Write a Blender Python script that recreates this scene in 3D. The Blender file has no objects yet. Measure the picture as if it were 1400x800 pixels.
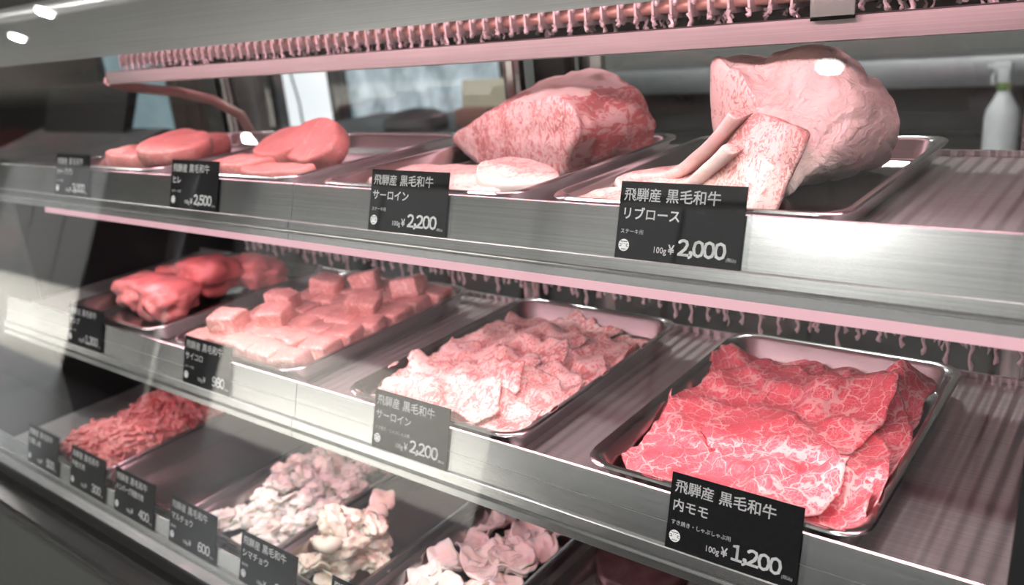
import bpy, bmesh, math, random
import numpy as np
from mathutils import Vector, Matrix, noise as mnoise
from mathutils.bvhtree import BVHTree

SC = bpy.context.scene
COL = SC.collection
S = 0.091            # one length unit = the width of one price card (91 mm)
H0 = 1.25            # height of the camera above the floor, in metres
rnd = random.Random(7)

def P(x, y, z):
    return Vector((x * S, y * S, H0 + z * S))

# ------------------------------------------------------------------ camera
cam_d = bpy.data.cameras.new('camera')
cam = bpy.data.objects.new('camera', cam_d)
COL.objects.link(cam)
XR = Vector((0.7854922984, 0.6115095706, -0.0951729693))     # image right
XD = Vector((0.1223176903, -0.3041539750, -0.9447373932))    # image down
XF = Vector((-0.6066631947, 0.7304426086, -0.3137090432))    # view direction
cam.matrix_world = Matrix(((XR.x, -XD.x, -XF.x, 0), (XR.y, -XD.y, -XF.y, 0),
                           (XR.z, -XD.z, -XF.z, H0), (0, 0, 0, 1)))
cam_d.sensor_width = 36
cam_d.lens = 1140.74 * 36 / 1400
cam_d.clip_start = 0.02
cam_d.clip_end = 200
cam_d.dof.use_dof = True
cam_d.dof.focus_distance = 0.60
cam_d.dof.aperture_fstop = 6.3
SC.camera = cam

# ------------------------------------------------------- world and exposure
SC.view_settings.view_transform = 'Standard'
SC.view_settings.look = 'None'
SC.view_settings.gamma = 1
SC.view_settings.exposure = 0.0
SC.view_settings.use_curve_mapping = False
SC.cycles.use_denoising = True
SC.cycles.max_bounces = 10
SC.cycles.transparent_max_bounces = 16
SC.cycles.caustics_reflective = False
SC.cycles.caustics_refractive = False
SC.cycles.sample_clamp_indirect = 4.0
W = bpy.data.worlds.new('sky'); SC.world = W
W.use_nodes = True
bg = W.node_tree.nodes['Background']
bg.inputs['Color'].default_value = (0.93, 0.97, 1.0, 1)
bg.inputs['Strength'].default_value = 8.5

PINK = (1.0, 0.57, 0.63)
LED_POWER = {'top': 2.4, 'upper': 2.0, 'middle': 1.1}
CEIL_POWER = 16.0

def area_light(name, loc, rot, sx, sy, power, color=(1, 1, 1), parent=None, shape='RECTANGLE', portal=False):
    d = bpy.data.lights.new(name, 'AREA')
    d.shape = shape; d.size = sx; d.size_y = sy; d.energy = power; d.color = color
    if portal: d.cycles.is_portal = True
    o = bpy.data.objects.new(name, d); COL.objects.link(o)
    o.rotation_euler = rot
    if parent is not None:
        o.parent = parent; o.location = loc - parent.matrix_basis.translation
    else:
        o.location = loc
    return o

# ------------------------------------------------------------------ helpers
ORI = {}      # world origin (in units) of every object with children

def tag(o, label, cat, group=None):
    o['label'] = label; o['category'] = cat
    if group: o['group'] = group
    return o

def thing(name, at, label, cat, group=None, rot=None):
    o = bpy.data.objects.new(name, None); COL.objects.link(o)
    o.location = P(*at)
    o.empty_display_size = 0.02
    if rot is not None: o.rotation_euler = rot
    ORI[o.name] = tuple(at)
    return tag(o, label, cat, group)

class MB:
    """collects geometry (in units) and links it as one mesh object"""
    def __init__(self): self.bm = bmesh.new()
    def grid(self, rows, closed=False, mi=0, smooth=True, loop=False):
        bm = self.bm
        V = [[bm.verts.new(p) for p in r] for r in rows]
        n = len(V)
        for i in range(n if loop else n - 1):
            a, b = V[i], V[(i + 1) % n]; m = len(a)
            for j in range(m if closed else m - 1):
                k = (j + 1) % m
                f = bm.faces.new((a[j], a[k], b[k], b[j])); f.material_index = mi; f.smooth = smooth
        return V
    def cap(self, ring, mi=0, smooth=False, flip=False):
        r = list(ring)
        if flip: r.reverse()
        f = self.bm.faces.new(r); f.material_index = mi; f.smooth = smooth
        return f
    def box(self, x0, x1, y0, y1, z0, z1, bev=0.0, mi=0, M=None):
        g = bmesh.ops.create_cube(self.bm, size=1)
        vs = g['verts']
        for v in vs:
            v.co = Vector(((x0 + x1) / 2 + v.co.x * (x1 - x0), (y0 + y1) / 2 + v.co.y * (y1 - y0), (z0 + z1) / 2 + v.co.z * (z1 - z0)))
        if M is not None:
            for v in vs: v.co = M @ v.co
        fs = set(f for v in vs for f in v.link_faces)
        for f in fs: f.material_index = mi
        if bev > 0:
            es = list(set(e for v in vs for e in v.link_edges))
            bmesh.ops.bevel(self.bm, geom=es, offset=bev, segments=2, affect='EDGES', profile=0.5)
    def prism_x(self, prof, x0, x1, mi=0, nx=1):
        """closed (y,z) profile pushed along x"""
        rows = [[(x0 + (x1 - x0) * i / nx, y, z) for y, z in prof] for i in range(nx + 1)]
        V = self.grid(rows, closed=True, mi=mi, smooth=False)
        self.cap(V[0], mi, flip=False); self.cap(V[-1], mi, flip=True)
    def tube(self, pts, r, n=10, mi=0, caps=True, radii=None):
        pts = [Vector(p) for p in pts]; rows = []
        up = Vector((0, 0, 1)); prev = None
        for i, p in enumerate(pts):
            t = (pts[min(i + 1, len(pts) - 1)] - pts[max(i - 1, 0)]).normalized()
            if prev is None:
                a = t.orthogonal().normalized()
            else:
                a = (prev - t * prev.dot(t)); a = a.normalized() if a.length > 1e-6 else t.orthogonal().normalized()
            prev = a; b = t.cross(a)
            rr = radii[i] if radii else r
            rows.append([p + (a * math.cos(2 * math.pi * k / n) + b * math.sin(2 * math.pi * k / n)) * rr for k in range(n)])
        V = self.grid(rows, closed=True, mi=mi)
        if caps:
            self.cap(V[0], mi, flip=True); self.cap(V[-1], mi)
    def lathe(self, prof, c=(0, 0, 0), n=24, mi=0, caps=True):
        rows = [[(c[0] + r * math.cos(2 * math.pi * k / n), c[1] + r * math.sin(2 * math.pi * k / n), c[2] + z) for k in range(n)] for r, z in prof]
        V = self.grid(rows, closed=True, mi=mi)
        if caps:
            self.cap(V[0], mi, flip=True); self.cap(V[-1], mi)
    def build(self, name, mats, parent=None, at=(0, 0, 0), local=False, sharp=35, recalc=True):
        """vertices are absolute units unless local=True; `at` is the object's origin"""
        bm = self.bm
        if recalc: bmesh.ops.recalc_face_normals(bm, faces=bm.faces)
        o = np.array(ORI.get(parent.name, (0, 0, 0)) if parent is not None else at, float)
        off = Vector((0, 0, 0)) if local else Vector(o)
        for v in bm.verts: v.co = (v.co - off) * S
        me = bpy.data.meshes.new(name)
        bm.to_mesh(me); bm.free()
        if sharp is not None: me.set_sharp_from_angle(angle=math.radians(sharp))
        if not isinstance(mats, (list, tuple)): mats = [mats]
        for m in mats: me.materials.append(m)
        ob = bpy.data.objects.new(name, me); COL.objects.link(ob)
        if parent is not None:
            ob.parent = parent; ORI[ob.name] = tuple(o)
        else:
            ob.location = P(*at); ORI[ob.name] = tuple(at)
        return ob

def fbm(p, f=1.0, octv=3, seed=0.0):
    v = 0; a = 1
    q = Vector(p) * f + Vector((seed * 13.1, seed * 7.7, seed * 3.3))
    for _ in range(octv):
        v += a * mnoise.noise(q); a *= .5; q = q * 2.03
    return v

# ---------------------------------------------------------------- materials
def new_mat(name):
    m = bpy.data.materials.new(name); m.use_nodes = True
    nt = m.node_tree
    b = nt.nodes['Principled BSDF']
    return m, nt, b

def N(nt, typ, **kw):
    n = nt.nodes.new(typ)
    for k, v in kw.items():
        if k in n.inputs: n.inputs[k].default_value = v
        else: setattr(n, k, v)
    return n

def L(nt, a, ao, b, bi): nt.links.new(a.outputs[ao], b.inputs[bi])

def ramp(nt, src, so, stops):
    r = nt.nodes.new('ShaderNodeValToRGB')
    el = r.color_ramp.elements
    while len(el) < len(stops): el.new(0.5)
    for e, (p, c) in zip(el, stops):
        e.position = p; e.color = (c[0], c[1], c[2], 1) if isinstance(c, (tuple, list)) else (c, c, c, 1)
    L(nt, src, so, r, 'Fac')
    return r

def coords(nt, scale=(1, 1, 1), rot=(0, 0, 0)):
    tc = nt.nodes.new('ShaderNodeTexCoord'); mp = nt.nodes.new('ShaderNodeMapping')
    mp.inputs['Scale'].default_value = scale; mp.inputs['Rotation'].default_value = rot
    L(nt, tc, 'Object', mp, 'Vector')
    return mp

def simple(name, col, rough=.5, metal=0.0, var=0.06, vscale=40, bump=0.0, spec=.5, emit=None, estr=0):
    m, nt, b = new_mat(name)
    mp = coords(nt)
    n = N(nt, 'ShaderNodeTexNoise', Scale=vscale, Detail=3.0); L(nt, mp, 'Vector', n, 'Vector')
    c0 = [max(0, c * (1 - var)) for c in col]; c1 = [min(1, c * (1 + var)) for c in col]
    r = ramp(nt, n, 'Fac', [(.3, c0), (.7, c1)])
    L(nt, r, 'Color', b, 'Base Color')
    b.inputs['Roughness'].default_value = rough; b.inputs['Metallic'].default_value = metal
    b.inputs['Specular IOR Level'].default_value = spec
    if bump:
        bp = N(nt, 'ShaderNodeBump', Strength=bump, Distance=.002); L(nt, n, 'Fac', bp, 'Height'); L(nt, bp, 'Normal', b, 'Normal')
    if emit:
        b.inputs['Emission Color'].default_value = (*emit, 1); b.inputs['Emission Strength'].default_value = estr
    return m

def brushed(name, col, rough=.3, along=0, var=.12, bump=.05, ribs=None, aniso=0.0, metal=1.0):
    """brushed steel: fine streaks running along one axis"""
    m, nt, b = new_mat(name)
    sc = [900, 900, 900]; sc[along] = 6
    mp = coords(nt, tuple(sc))
    n = N(nt, 'ShaderNodeTexNoise', Scale=1.0, Detail=3.0); L(nt, mp, 'Vector', n, 'Vector')
    mp2 = coords(nt, (14, 14, 14))
    n2 = N(nt, 'ShaderNodeTexNoise', Scale=1.0, Detail=4.0); L(nt, mp2, 'Vector', n2, 'Vector')
    r = ramp(nt, n, 'Fac', [(.3, [c * (1 - var) for c in col]), (.7, [min(1, c * (1 + var)) for c in col])])
    L(nt, r, 'Color', b, 'Base Color')
    add = N(nt, 'ShaderNodeMath', operation='MULTIPLY_ADD'); add.inputs[1].default_value = .08; add.inputs[2].default_value = rough - .04
    L(nt, n2, 'Fac', add, 0); L(nt, add, 0, b, 'Roughness')
    b.inputs['Metallic'].default_value = metal
    if aniso:
        b.inputs['Anisotropic'].default_value = aniso
        t = N(nt, 'ShaderNodeTangent', direction_type='RADIAL', axis='XYZ'[along]); L(nt, t, 'Tangent', b, 'Tangent')
    bp = N(nt, 'ShaderNodeBump', Strength=bump, Distance=.0006); L(nt, n, 'Fac', bp, 'Height')
    last = bp
    if ribs:
        mpw = coords(nt, (1, 1, 1))
        w = N(nt, 'ShaderNodeTexWave', Scale=ribs, wave_type='BANDS', bands_direction='X'); L(nt, mpw, 'Vector', w, 'Vector')
        bp2 = N(nt, 'ShaderNodeBump', Strength=.8, Distance=.002); L(nt, w, 'Fac', bp2, 'Height'); L(nt, bp, 'Normal', bp2, 'Normal')
        last = bp2
    L(nt, last, 'Normal', b, 'Normal')
    return m

def emission(name, col, strength):
    m, nt, b = new_mat(name)
    b.inputs['Base Color'].default_value = (0, 0, 0, 1)
    b.inputs['Emission Color'].default_value = (*col, 1); b.inputs['Emission Strength'].default_value = strength
    b.inputs['Roughness'].default_value = .6
    return m

def glass_sheet(name, tint=(1, 1, 1), ior=1.5, rough=0.0):
    """clear sheet: sees straight through, mirrors by Fresnel on both faces"""
    m, nt, b = new_mat(name); nt.nodes.remove(b)
    out = nt.nodes['Material Output']
    geo = nt.nodes.new('ShaderNodeNewGeometry')
    mx = N(nt, 'ShaderNodeMix'); mx.data_type = 'FLOAT'
    L(nt, geo, 'Backfacing', mx, 0); mx.inputs[2].default_value = ior; mx.inputs[3].default_value = 1 / ior
    fr = nt.nodes.new('ShaderNodeFresnel'); L(nt, mx, 0, fr, 'IOR')
    tr = N(nt, 'ShaderNodeBsdfTransparent'); tr.inputs['Color'].default_value = (*tint, 1)
    gl = N(nt, 'ShaderNodeBsdfGlossy'); gl.inputs['Roughness'].default_value = rough
    ms = nt.nodes.new('ShaderNodeMixShader')
    L(nt, fr, 0, ms, 0); L(nt, tr, 0, ms, 1); L(nt, gl, 0, ms, 2); L(nt, ms, 0, out, 'Surface')
    return m

def meat(name, lean, fat, kind, scale=1.0, rough=.38, bump=.3, stretch=(1, 1, 1), amount=0.5, lean2=None, sss=.12, bdist=.0012):
    m, nt, b = new_mat(name)
    mp = coords(nt, stretch)
    dn = N(nt, 'ShaderNodeTexNoise', Scale=60 * scale, Detail=3.0); L(nt, mp, 'Vector', dn, 'Vector')
    sub = N(nt, 'ShaderNodeVectorMath', operation='SUBTRACT'); L(nt, dn, 'Color', sub, 0); sub.inputs[1].default_value = (.5, .5, .5)
    sca = N(nt, 'ShaderNodeVectorMath', operation='SCALE'); L(nt, sub, 0, sca, 0); sca.inputs['Scale'].default_value = .022 / scale
    add = N(nt, 'ShaderNodeVectorMath', operation='ADD'); L(nt, mp, 'Vector', add, 0); L(nt, sca, 0, add, 1)
    lean2 = lean2 or [c * .72 for c in lean]
    ln = N(nt, 'ShaderNodeTexNoise', Scale=35 * scale, Detail=5.0); L(nt, add, 0, ln, 'Vector')
    leanr = ramp(nt, ln, 'Fac', [(.32, lean2), (.62, lean)])
    if kind == 'web':          # white network of fat, coarse and fine
        v1 = N(nt, 'ShaderNodeTexVoronoi', feature='DISTANCE_TO_EDGE', Scale=48 * scale); L(nt, add, 0, v1, 'Vector')
        v2 = N(nt, 'ShaderNodeTexVoronoi', feature='DISTANCE_TO_EDGE', Scale=150 * scale); L(nt, add, 0, v2, 'Vector')
        big = N(nt, 'ShaderNodeTexNoise', Scale=22 * scale, Detail=2.0); L(nt, mp, 'Vector', big, 'Vector')
        th = N(nt, 'ShaderNodeMath', operation='MULTIPLY_ADD'); L(nt, big, 'Fac', th, 0); th.inputs[1].default_value = .22 * amount; th.inputs[2].default_value = -.055 * amount
        d1 = N(nt, 'ShaderNodeMath', operation='SUBTRACT'); L(nt, th, 0, d1, 0); L(nt, v1, 'Distance', d1, 1)
        r1 = ramp(nt, d1, 0, [(0.0, 0), (.035, 1)])
        th2 = N(nt, 'ShaderNodeMath', operation='MULTIPLY_ADD'); L(nt, big, 'Fac', th2, 0); th2.inputs[1].default_value = .26 * amount; th2.inputs[2].default_value = -.055 * amount
        d2 = N(nt, 'ShaderNodeMath', operation='SUBTRACT'); L(nt, th2, 0, d2, 0); L(nt, v2, 'Distance', d2, 1)
        r2 = ramp(nt, d2, 0, [(0.0, 0), (.08, .62)])
        mxx = N(nt, 'ShaderNodeMath', operation='MAXIMUM'); L(nt, r1, 'Color', mxx, 0); L(nt, r2, 'Color', mxx, 1)
        fac, fo = mxx, 0
    elif kind == 'fine':       # dense wavy streaks
        a = N(nt, 'ShaderNodeTexNoise', Scale=150 * scale, Detail=4.0, Roughness=.55, Distortion=1.6); L(nt, add, 0, a, 'Vector')
        big = N(nt, 'ShaderNodeTexNoise', Scale=18 * scale, Detail=2.0); L(nt, mp, 'Vector', big, 'Vector')
        sm = N(nt, 'ShaderNodeMath', operation='MULTIPLY_ADD'); L(nt, big, 'Fac', sm, 0); sm.inputs[1].default_value = .42; sm.inputs[2].default_value = -.21 + (amount - .5)
        ad = N(nt, 'ShaderNodeMath', operation='ADD'); L(nt, a, 'Fac', ad, 0); L(nt, sm, 0, ad, 1)
        fac, fo = ramp(nt, ad, 0, [(.44, 0), (.56, 1)]), 'Color'
    elif kind == 'soft':       # cloudy lean and fat
        a = N(nt, 'ShaderNodeTexNoise', Scale=30 * scale, Detail=6.0, Roughness=.6, Distortion=.6); L(nt, add, 0, a, 'Vector')
        fac, fo = ramp(nt, a, 'Fac', [(.5 - .28 * amount - .1, 0), (.85 - .5 * amount, 1)]), 'Color'
    mix = N(nt, 'ShaderNodeMix'); mix.data_type = 'RGBA'
    L(nt, fac, fo, mix, 0); L(nt, leanr, 'Color', mix, 6); mix.inputs[7].default_value = (*fat, 1)
    L(nt, mix, 2, b, 'Base Color')
    b.inputs['Roughness'].default_value = rough
    b.inputs['Subsurface Weight'].default_value = sss
    b.inputs['Subsurface Radius'].default_value = (1, .35, .25)
    b.inputs['Subsurface Scale'].default_value = .004
    bn = N(nt, 'ShaderNodeTexNoise', Scale=220 * scale, Detail=4.0); L(nt, add, 0, bn, 'Vector')
    bs = N(nt, 'ShaderNodeMath', operation='MULTIPLY_ADD'); L(nt, fac, fo, bs, 0); bs.inputs[1].default_value = .4; L(nt, bn, 'Fac', bs, 2)
    bp = N(nt, 'ShaderNodeBump', Strength=bump, Distance=bdist); L(nt, bs, 0, bp, 'Height'); L(nt, bp, 'Normal', b, 'Normal')
    return m

M = {}
M['steel'] = brushed('brushed_steel', (.74, .75, .75), .22, var=.07, bump=.03)
M['header'] = brushed('header_steel', (.54, .55, .55), .30, var=.09)
M['plate'] = brushed('ribbed_plate_steel', (.66, .63, .63), .34, ribs=26, bump=.12, metal=.8)
M['tray'] = brushed('tray_steel', (.58, .57, .57), .24, var=.05, bump=.02)
M['post'] = brushed('post_steel', (.55, .52, .51), .22, along=2)
M['pan'] = brushed('drip_pan_steel', (.44, .40, .40), .5)
M['bounce'] = simple('white_bounce', (.82, .80, .80), .5)  # for the white sheets added inside the case to bounce light
M['ledge'] = brushed('dark_ledge_steel', (.22, .215, .215), .25)
M['black'] = simple('black_frame', (.012, .012, .013), .35)
M['rubber'] = simple('black_rubber', (.006, .006, .006), .6, spec=.1)
M['dark'] = simple('dark_panel', (.03, .03, .031), .5)
M['panel'] = simple('grey_front_panel', (.085, .088, .082), .4)
M['glass'] = glass_sheet('clear_glass')
M['acrylic'] = glass_sheet('clear_acrylic', (.97, .98, .98))
M['card'] = simple('black_card', (.010, .010, .011), .5, var=.2, vscale=300, spec=.12)
M['ink'] = simple('white_print', (.86, .86, .86), .5, var=.02)
M['led'] = emission('pink_led_diffuser', PINK, .88)
M['glow'] = emission('downlight_glow', (1, .98, .95), 40)
M['copper'] = simple('copper_pipe', (.88, .56, .46), .4, metal=.35)
M['fin'] = simple('frosted_fin', (.72, .66, .66), .35, metal=.3, var=.2, vscale=200)
M['frost'] = simple('frost_and_drops', (.85, .78, .78), .12, var=.08, vscale=200)
M['hose'] = simple('pinkish_hose', (.55, .36, .33), .4)
M['white_pl'] = simple('white_plastic', (.72, .78, .80), .35)
M['green_pl'] = simple('green_plastic', (.12, .25, .06), .4)

LEAN = (.80, .30, .29); FAT = (.95, .86, .80)
M['sir_cut'] = meat('sirloin_cut_face', (.80, .33, .31), (.95, .80, .75), 'fine', 1.5, stretch=(1, .8, .55), amount=.50, bump=.2)
M['sir_side'] = meat('sirloin_side', (.80, .27, .26), (.93, .70, .65), 'fine', .55, stretch=(1, .6, 1), amount=.46, bump=.6)
M['fat'] = meat('beef_fat_surface', (.86, .55, .50), (.95, .84, .78), 'soft', .8, amount=.78, bump=.6)
M['rib_fat'] = meat('rib_fat_surface', (.84, .46, .42), (.95, .82, .76), 'soft', .55, amount=.70, bump=1.0, stretch=(1, .6, 1), bdist=.004)
M['rib_cut'] = meat('rib_cut_face', (.80, .38, .35), (.94, .78, .72), 'fine', 1.1, stretch=(1, .7, .7), amount=.60, bump=.2)
M['steak_pale'] = meat('pale_steak', (.82, .37, .34), (.94, .74, .68), 'fine', 2.0, stretch=(1, .5, .5), amount=.55, bump=.45)
M['ribbon_edge'] = meat('pale_steak_edge', (.86, .50, .46), (.94, .74, .68), 'soft', 1.2, amount=.6, bump=.3)
M['fillet'] = meat('fillet_steak', (.76, .30, .28), (.86, .50, .46), 'fine', 1.1, stretch=(1, .5, 1), amount=.36, bump=.5)
M['rump'] = meat('rump_chunk', (.78, .24, .24), (.90, .55, .52), 'fine', .6, stretch=(1, .4, 1), amount=.34, bump=.4)
M['cube'] = meat('cubed_beef', (.82, .42, .38), (.94, .74, .68), 'fine', 1.2, amount=.38, bump=.4, sss=.03)
M['pale_slice'] = meat('pale_thin_slice', (.80, .30, .29), (.90, .70, .65), 'fine', 1.5, stretch=(1, .7, .4), amount=.52, bump=.3)
M['red_slice'] = meat('red_thin_slice', (.82, .16, .20), (.91, .52, .51), 'web', 1.6, stretch=(1, 1, .5), amount=1.0, bump=.25, lean2=(.70, .10, .13))
M['grind'] = meat('minced_beef', (.62, .10, .11), (.86, .46, .44), 'soft', 2.6, amount=.30, bump=.4)
M['offal_white'] = meat('white_offal', (.90, .72, .65), (.95, .87, .82), 'soft', .7, amount=.7, rough=.25, bump=.3, sss=.4)
M['offal_peach'] = meat('peach_offal', (.90, .68, .56), (.95, .83, .73), 'soft', .8, amount=.62, rough=.2, bump=.4, sss=.4)
M['offal_pink'] = meat('pale_pink_offal', (.88, .66, .62), (.94, .81, .77), 'soft', .6, amount=.7, rough=.28, bump=.25, sss=.4)
M['liver'] = meat('dark_liver', (.06, .03, .03), (.10, .06, .06), 'soft', .6, amount=.4, rough=.2, bump=.5)

# ----------------------------------------------------- the room (structure)
def struct(name, mb, m):
    o = mb.build(name, m); o['kind'] = 'structure'; return o
FZ, CZ, XL, XRR, YF, YB = -13.74, 13.5, -112.0, 20.0, -30.0, 34.0
def sbox(name, b, m):
    q = MB(); q.box(*b); return struct(name, q, m)
M['floor'] = simple('dark_shop_floor', (.07, .068, .064), .35, var=.1, vscale=4)
M['ceil'] = simple('grey_ceiling', (.58, .58, .57), .8)
M['wall'] = simple('staff_wall_paint', (.20, .215, .205), .7)
M['dwall'] = simple('dark_wall', (.045, .043, .04), .6)
M['mull'] = simple('dark_window_wall', (.03, .03, .03), .5)
sbox('floor', (XL - 2, XRR + 2, YF - 2, YB + 2, FZ - 1, FZ), M['floor'])
sbox('ceiling', (XL - 2, XRR + 2, YF - 2, YB + 2, CZ, CZ + 1), M['ceil'])
sbox('wall_left', (XL - 1.5, XL, YF, YB, FZ, CZ), M['wall'])
sbox('wall_right', (XRR, XRR + 1.5, YF, YB, FZ, CZ), M['dwall'])
WT = 7.0           # top of the shop-front openings
OPEN = [(-109.0, -83.0, FZ), (-69.3, -67.0, FZ), (-59.6, -30.0, FZ), (-29.0, -3.5, -4.5)]
q = MB(); xs = XL
for a, b_, sill in OPEN:
    q.box(xs, a, YF - 1.2, YF, FZ, CZ)
    q.box(a, b_, YF - 1.2, YF, WT, CZ)
    if sill > FZ: q.box(a, b_, YF - 1.2, YF, FZ, sill)
    xs = b_
q.box(xs, XRR, YF - 1.2, YF, FZ, CZ)
struct('wall_front', q, M['mull'])
q = MB(); q.box(-60, XRR, YF, YF + .25, WT + .3, CZ); q.box(-3.2, XRR, YF, YF + .25, -3.0, WT + .3)
struct('wall_front_side', q, simple('pale_shop_wall', (.80, .80, .78), .7))
for i, (a, b_, sill) in enumerate(OPEN):
    q = MB(); q.box(a, b_, YF - .7, YF - .6, sill, WT)
    struct('window_%d' % (i + 1), q, M['glass'])
    area_light('window_portal', P((a + b_) / 2, YF - 1.3, (sill + WT) / 2), (math.radians(90), 0, math.radians(180)), (b_ - a) * S, (WT - sill) * S, 1, portal=True)
# back wall with its windows: a white lit pane, a frosted pane and a bluish pane
BW = [(-69.0, -54.6, -9.0, 6.0), (-46.6, -40.6, -13.0, 6.0), (-40.2, -27.2, -7.0, 6.0)]
q = MB(); xs = XL
for a, b_, z0, z1 in BW:
    q.box(xs, a, YB, YB + 1.2, FZ, CZ)
    q.box(a, b_, YB, YB + 1.2, FZ, z0); q.box(a, b_, YB, YB + 1.2, z1, CZ)
    xs = b_
struct('wall_back_side', q, M['dwall'])
q = MB(); q.box(-27.2, XRR, YB, YB + 1.2, FZ, CZ); struct('wall_back', q, M['wall'])
def frosted(name, c0, c1, st, scale):
    m, nt, b = new_mat(name)
    mp = coords(nt, (1, 1, .6))
    n = N(nt, 'ShaderNodeTexNoise', Scale=scale, Detail=5.0, Roughness=.65); L(nt, mp, 'Vector', n, 'Vector')
    r = ramp(nt, n, 'Fac', [(.35, c0), (.65, c1)])
    b.inputs['Base Color'].default_value = (.1, .1, .1, 1); b.inputs['Roughness'].default_value = .4
    L(nt, r, 'Color', b, 'Emission Color'); b.inputs['Emission Strength'].default_value = st
    return m
for i, (bw, mm) in enumerate(zip(BW, [frosted('bluish_daylit_pane', (.15, .24, .27), (.24, .35, .38), 1.0, 4),
                                      frosted('white_daylit_pane', (.85, .92, .95), (1, 1, 1), 1.25, 3),
                                      frosted('frosted_daylit_pane', (.13, .20, .23), (.62, .74, .80), 1.0, 7)])):
    q = MB(); q.box(bw[0], bw[1], YB + .5, YB + .7, bw[2], bw[3])
    struct('window_%d' % (len(OPEN) + i + 1), q, mm)
    q = MB(); w = .35
    q.box(bw[0], bw[0] + w, YB - .1, YB + .5, bw[2], bw[3]); q.box(bw[1] - w, bw[1], YB - .1, YB + .5, bw[2], bw[3])
    q.box(bw[0], bw[1], YB - .1, YB + .5, bw[2], bw[2] + w); q.box(bw[0], bw[1], YB - .1, YB + .5, bw[3] - w, bw[3])
    struct('trim_%d' % (i + 1), q, M['black'])
# outdoors in front of the shop: bright paving and a dark row of buildings (seen mirrored in the glass)
M['paving'] = simple('pale_paving', (.62, .565, .48), .8, var=.05, vscale=.4)
sbox('ground', (-900, 500, -600, YF - 1.2, FZ - 1.5, FZ - .3), M['paving'])
q = MB()
for k in range(24):
    x0 = -560 + k * 30
    q.box(x0, x0 + 31, -152, -146, FZ - .3, 52 + 14 * rnd.random())
struct('wall_across_the_street', q, M['dwall'])

# ceiling downlights
LAMPS = [(-71.6, -15.3), (-61.1, -12.8), (-34, -2), (-16, -2), (-2, -3), (8, -8), (-13.2, -27.4), (-18, 18), (-6, 18), (-40, 20), (-62, 14)]
for i, (lx, ly) in enumerate(LAMPS):
    t = thing('ceiling_downlight', (lx, ly, CZ), 'round white downlight set into the pale shop ceiling', 'lamp', 'ceiling downlights')
    q = MB(); q.lathe([(.62, 0), (.85, -.03), (.85, -.10), (.66, -.14), (.56, -.05)], (lx, ly, CZ), 32, caps=False); q.build('trim_ring', M['white_pl'], t)
    q = MB(); q.lathe([(.58, -.10), (.58, -.05)], (lx, ly, CZ), 32); q.build('diffuser', M['glow'], t)
    area_light('downlight', P(lx, ly, CZ - .3), (0, 0, 0), 1.0 * S, 1.0 * S, CEIL_POWER * (.65 if ly > 0 else 1.25 if lx > -40 else .3), (1, .98, .95), t, 'DISK')

# -------------------------------------------------------- the display case
CX0, CX1 = -14.75, -.42
case = thing('display_case', (-7.5, 6.4, FZ), 'long refrigerated steel and glass display case filled with trays of beef', 'display case')
def gy(z): return 3.75 + .25 * (z + 6.1)          # plane of the leaning front glass
q = MB(); q.prism_x([(gy(-5.98), -5.98), (gy(-5.98) + .06, -5.98), (gy(1.0) + .06, 1.0), (gy(1.0), 1.0)], CX0 + .02, CX1 - .02)
q.build('front_glass', M['glass'], case)
# header panel of brushed steel above the glass
hy = gy(.8) + .10
prof = [(hy - .02, 0.0)]
for k in range(9):
    a = math.pi / 2 * k / 8
    prof.append((hy - .02 + .28 * (1 - math.cos(a)), .55 + .28 * math.sin(a)))
prof += [(9.6, .83), (9.6, .75), (hy + .34, .75), (hy + .10, .5), (hy + .10, 0.0)]
q = MB(); q.prism_x(prof, CX0 - .6, CX1 + .5)
q.build('header_panel', M['header'], case, sharp=20)
q = MB(); q.box(CX0, CX1, hy + .36, 9.5, .62, .74); q.build('inner_roof', M['pan'], case)
# black end posts at the right, left side glass
q = MB()
q.prism_x([(gy(-6.0) - .06, -6.0), (gy(-6.0) + .22, -6.0), (gy(-.02) + .22, -.02), (gy(-.02) - .06, -.02)], CX1 - .02, CX1 + .5)
q.build('corner_post', M['black'], case)
q = MB(); q.prism_x([(gy(-5.95) + .08, -5.95), (9.2, -5.95), (9.2, .6), (gy(-.1) + .25, .6)], CX0 - .08, CX0 - .05); q.build('side_glass', M['glass'], case)
q = MB(); q.box(CX0 - .045, CX0 - .02, gy(-5.9) + 1.6, 9.2, -5.95, -1.9); q.build('side_panel', M['black'], case)
q = MB(); q.prism_x([(gy(-5.95) + .08, -5.95), (9.2, -5.95), (9.2, .55), (hy + .45, .55), (gy(.2) + .12, .2)], CX1 + .0, CX1 + .10); q.build('end_panel', M['black'], case)
q = MB(); q.prism_x([(gy(-1.6) + .75, -1.6), (9.1, -1.6), (9.1, .2), (gy(0) + .75, .2)], CX1 - .015, CX1 - .001); q.build('end_bounce_sheet', M['bounce'], case)  # white sheet added to bounce light onto the right side of the rib joint
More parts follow.
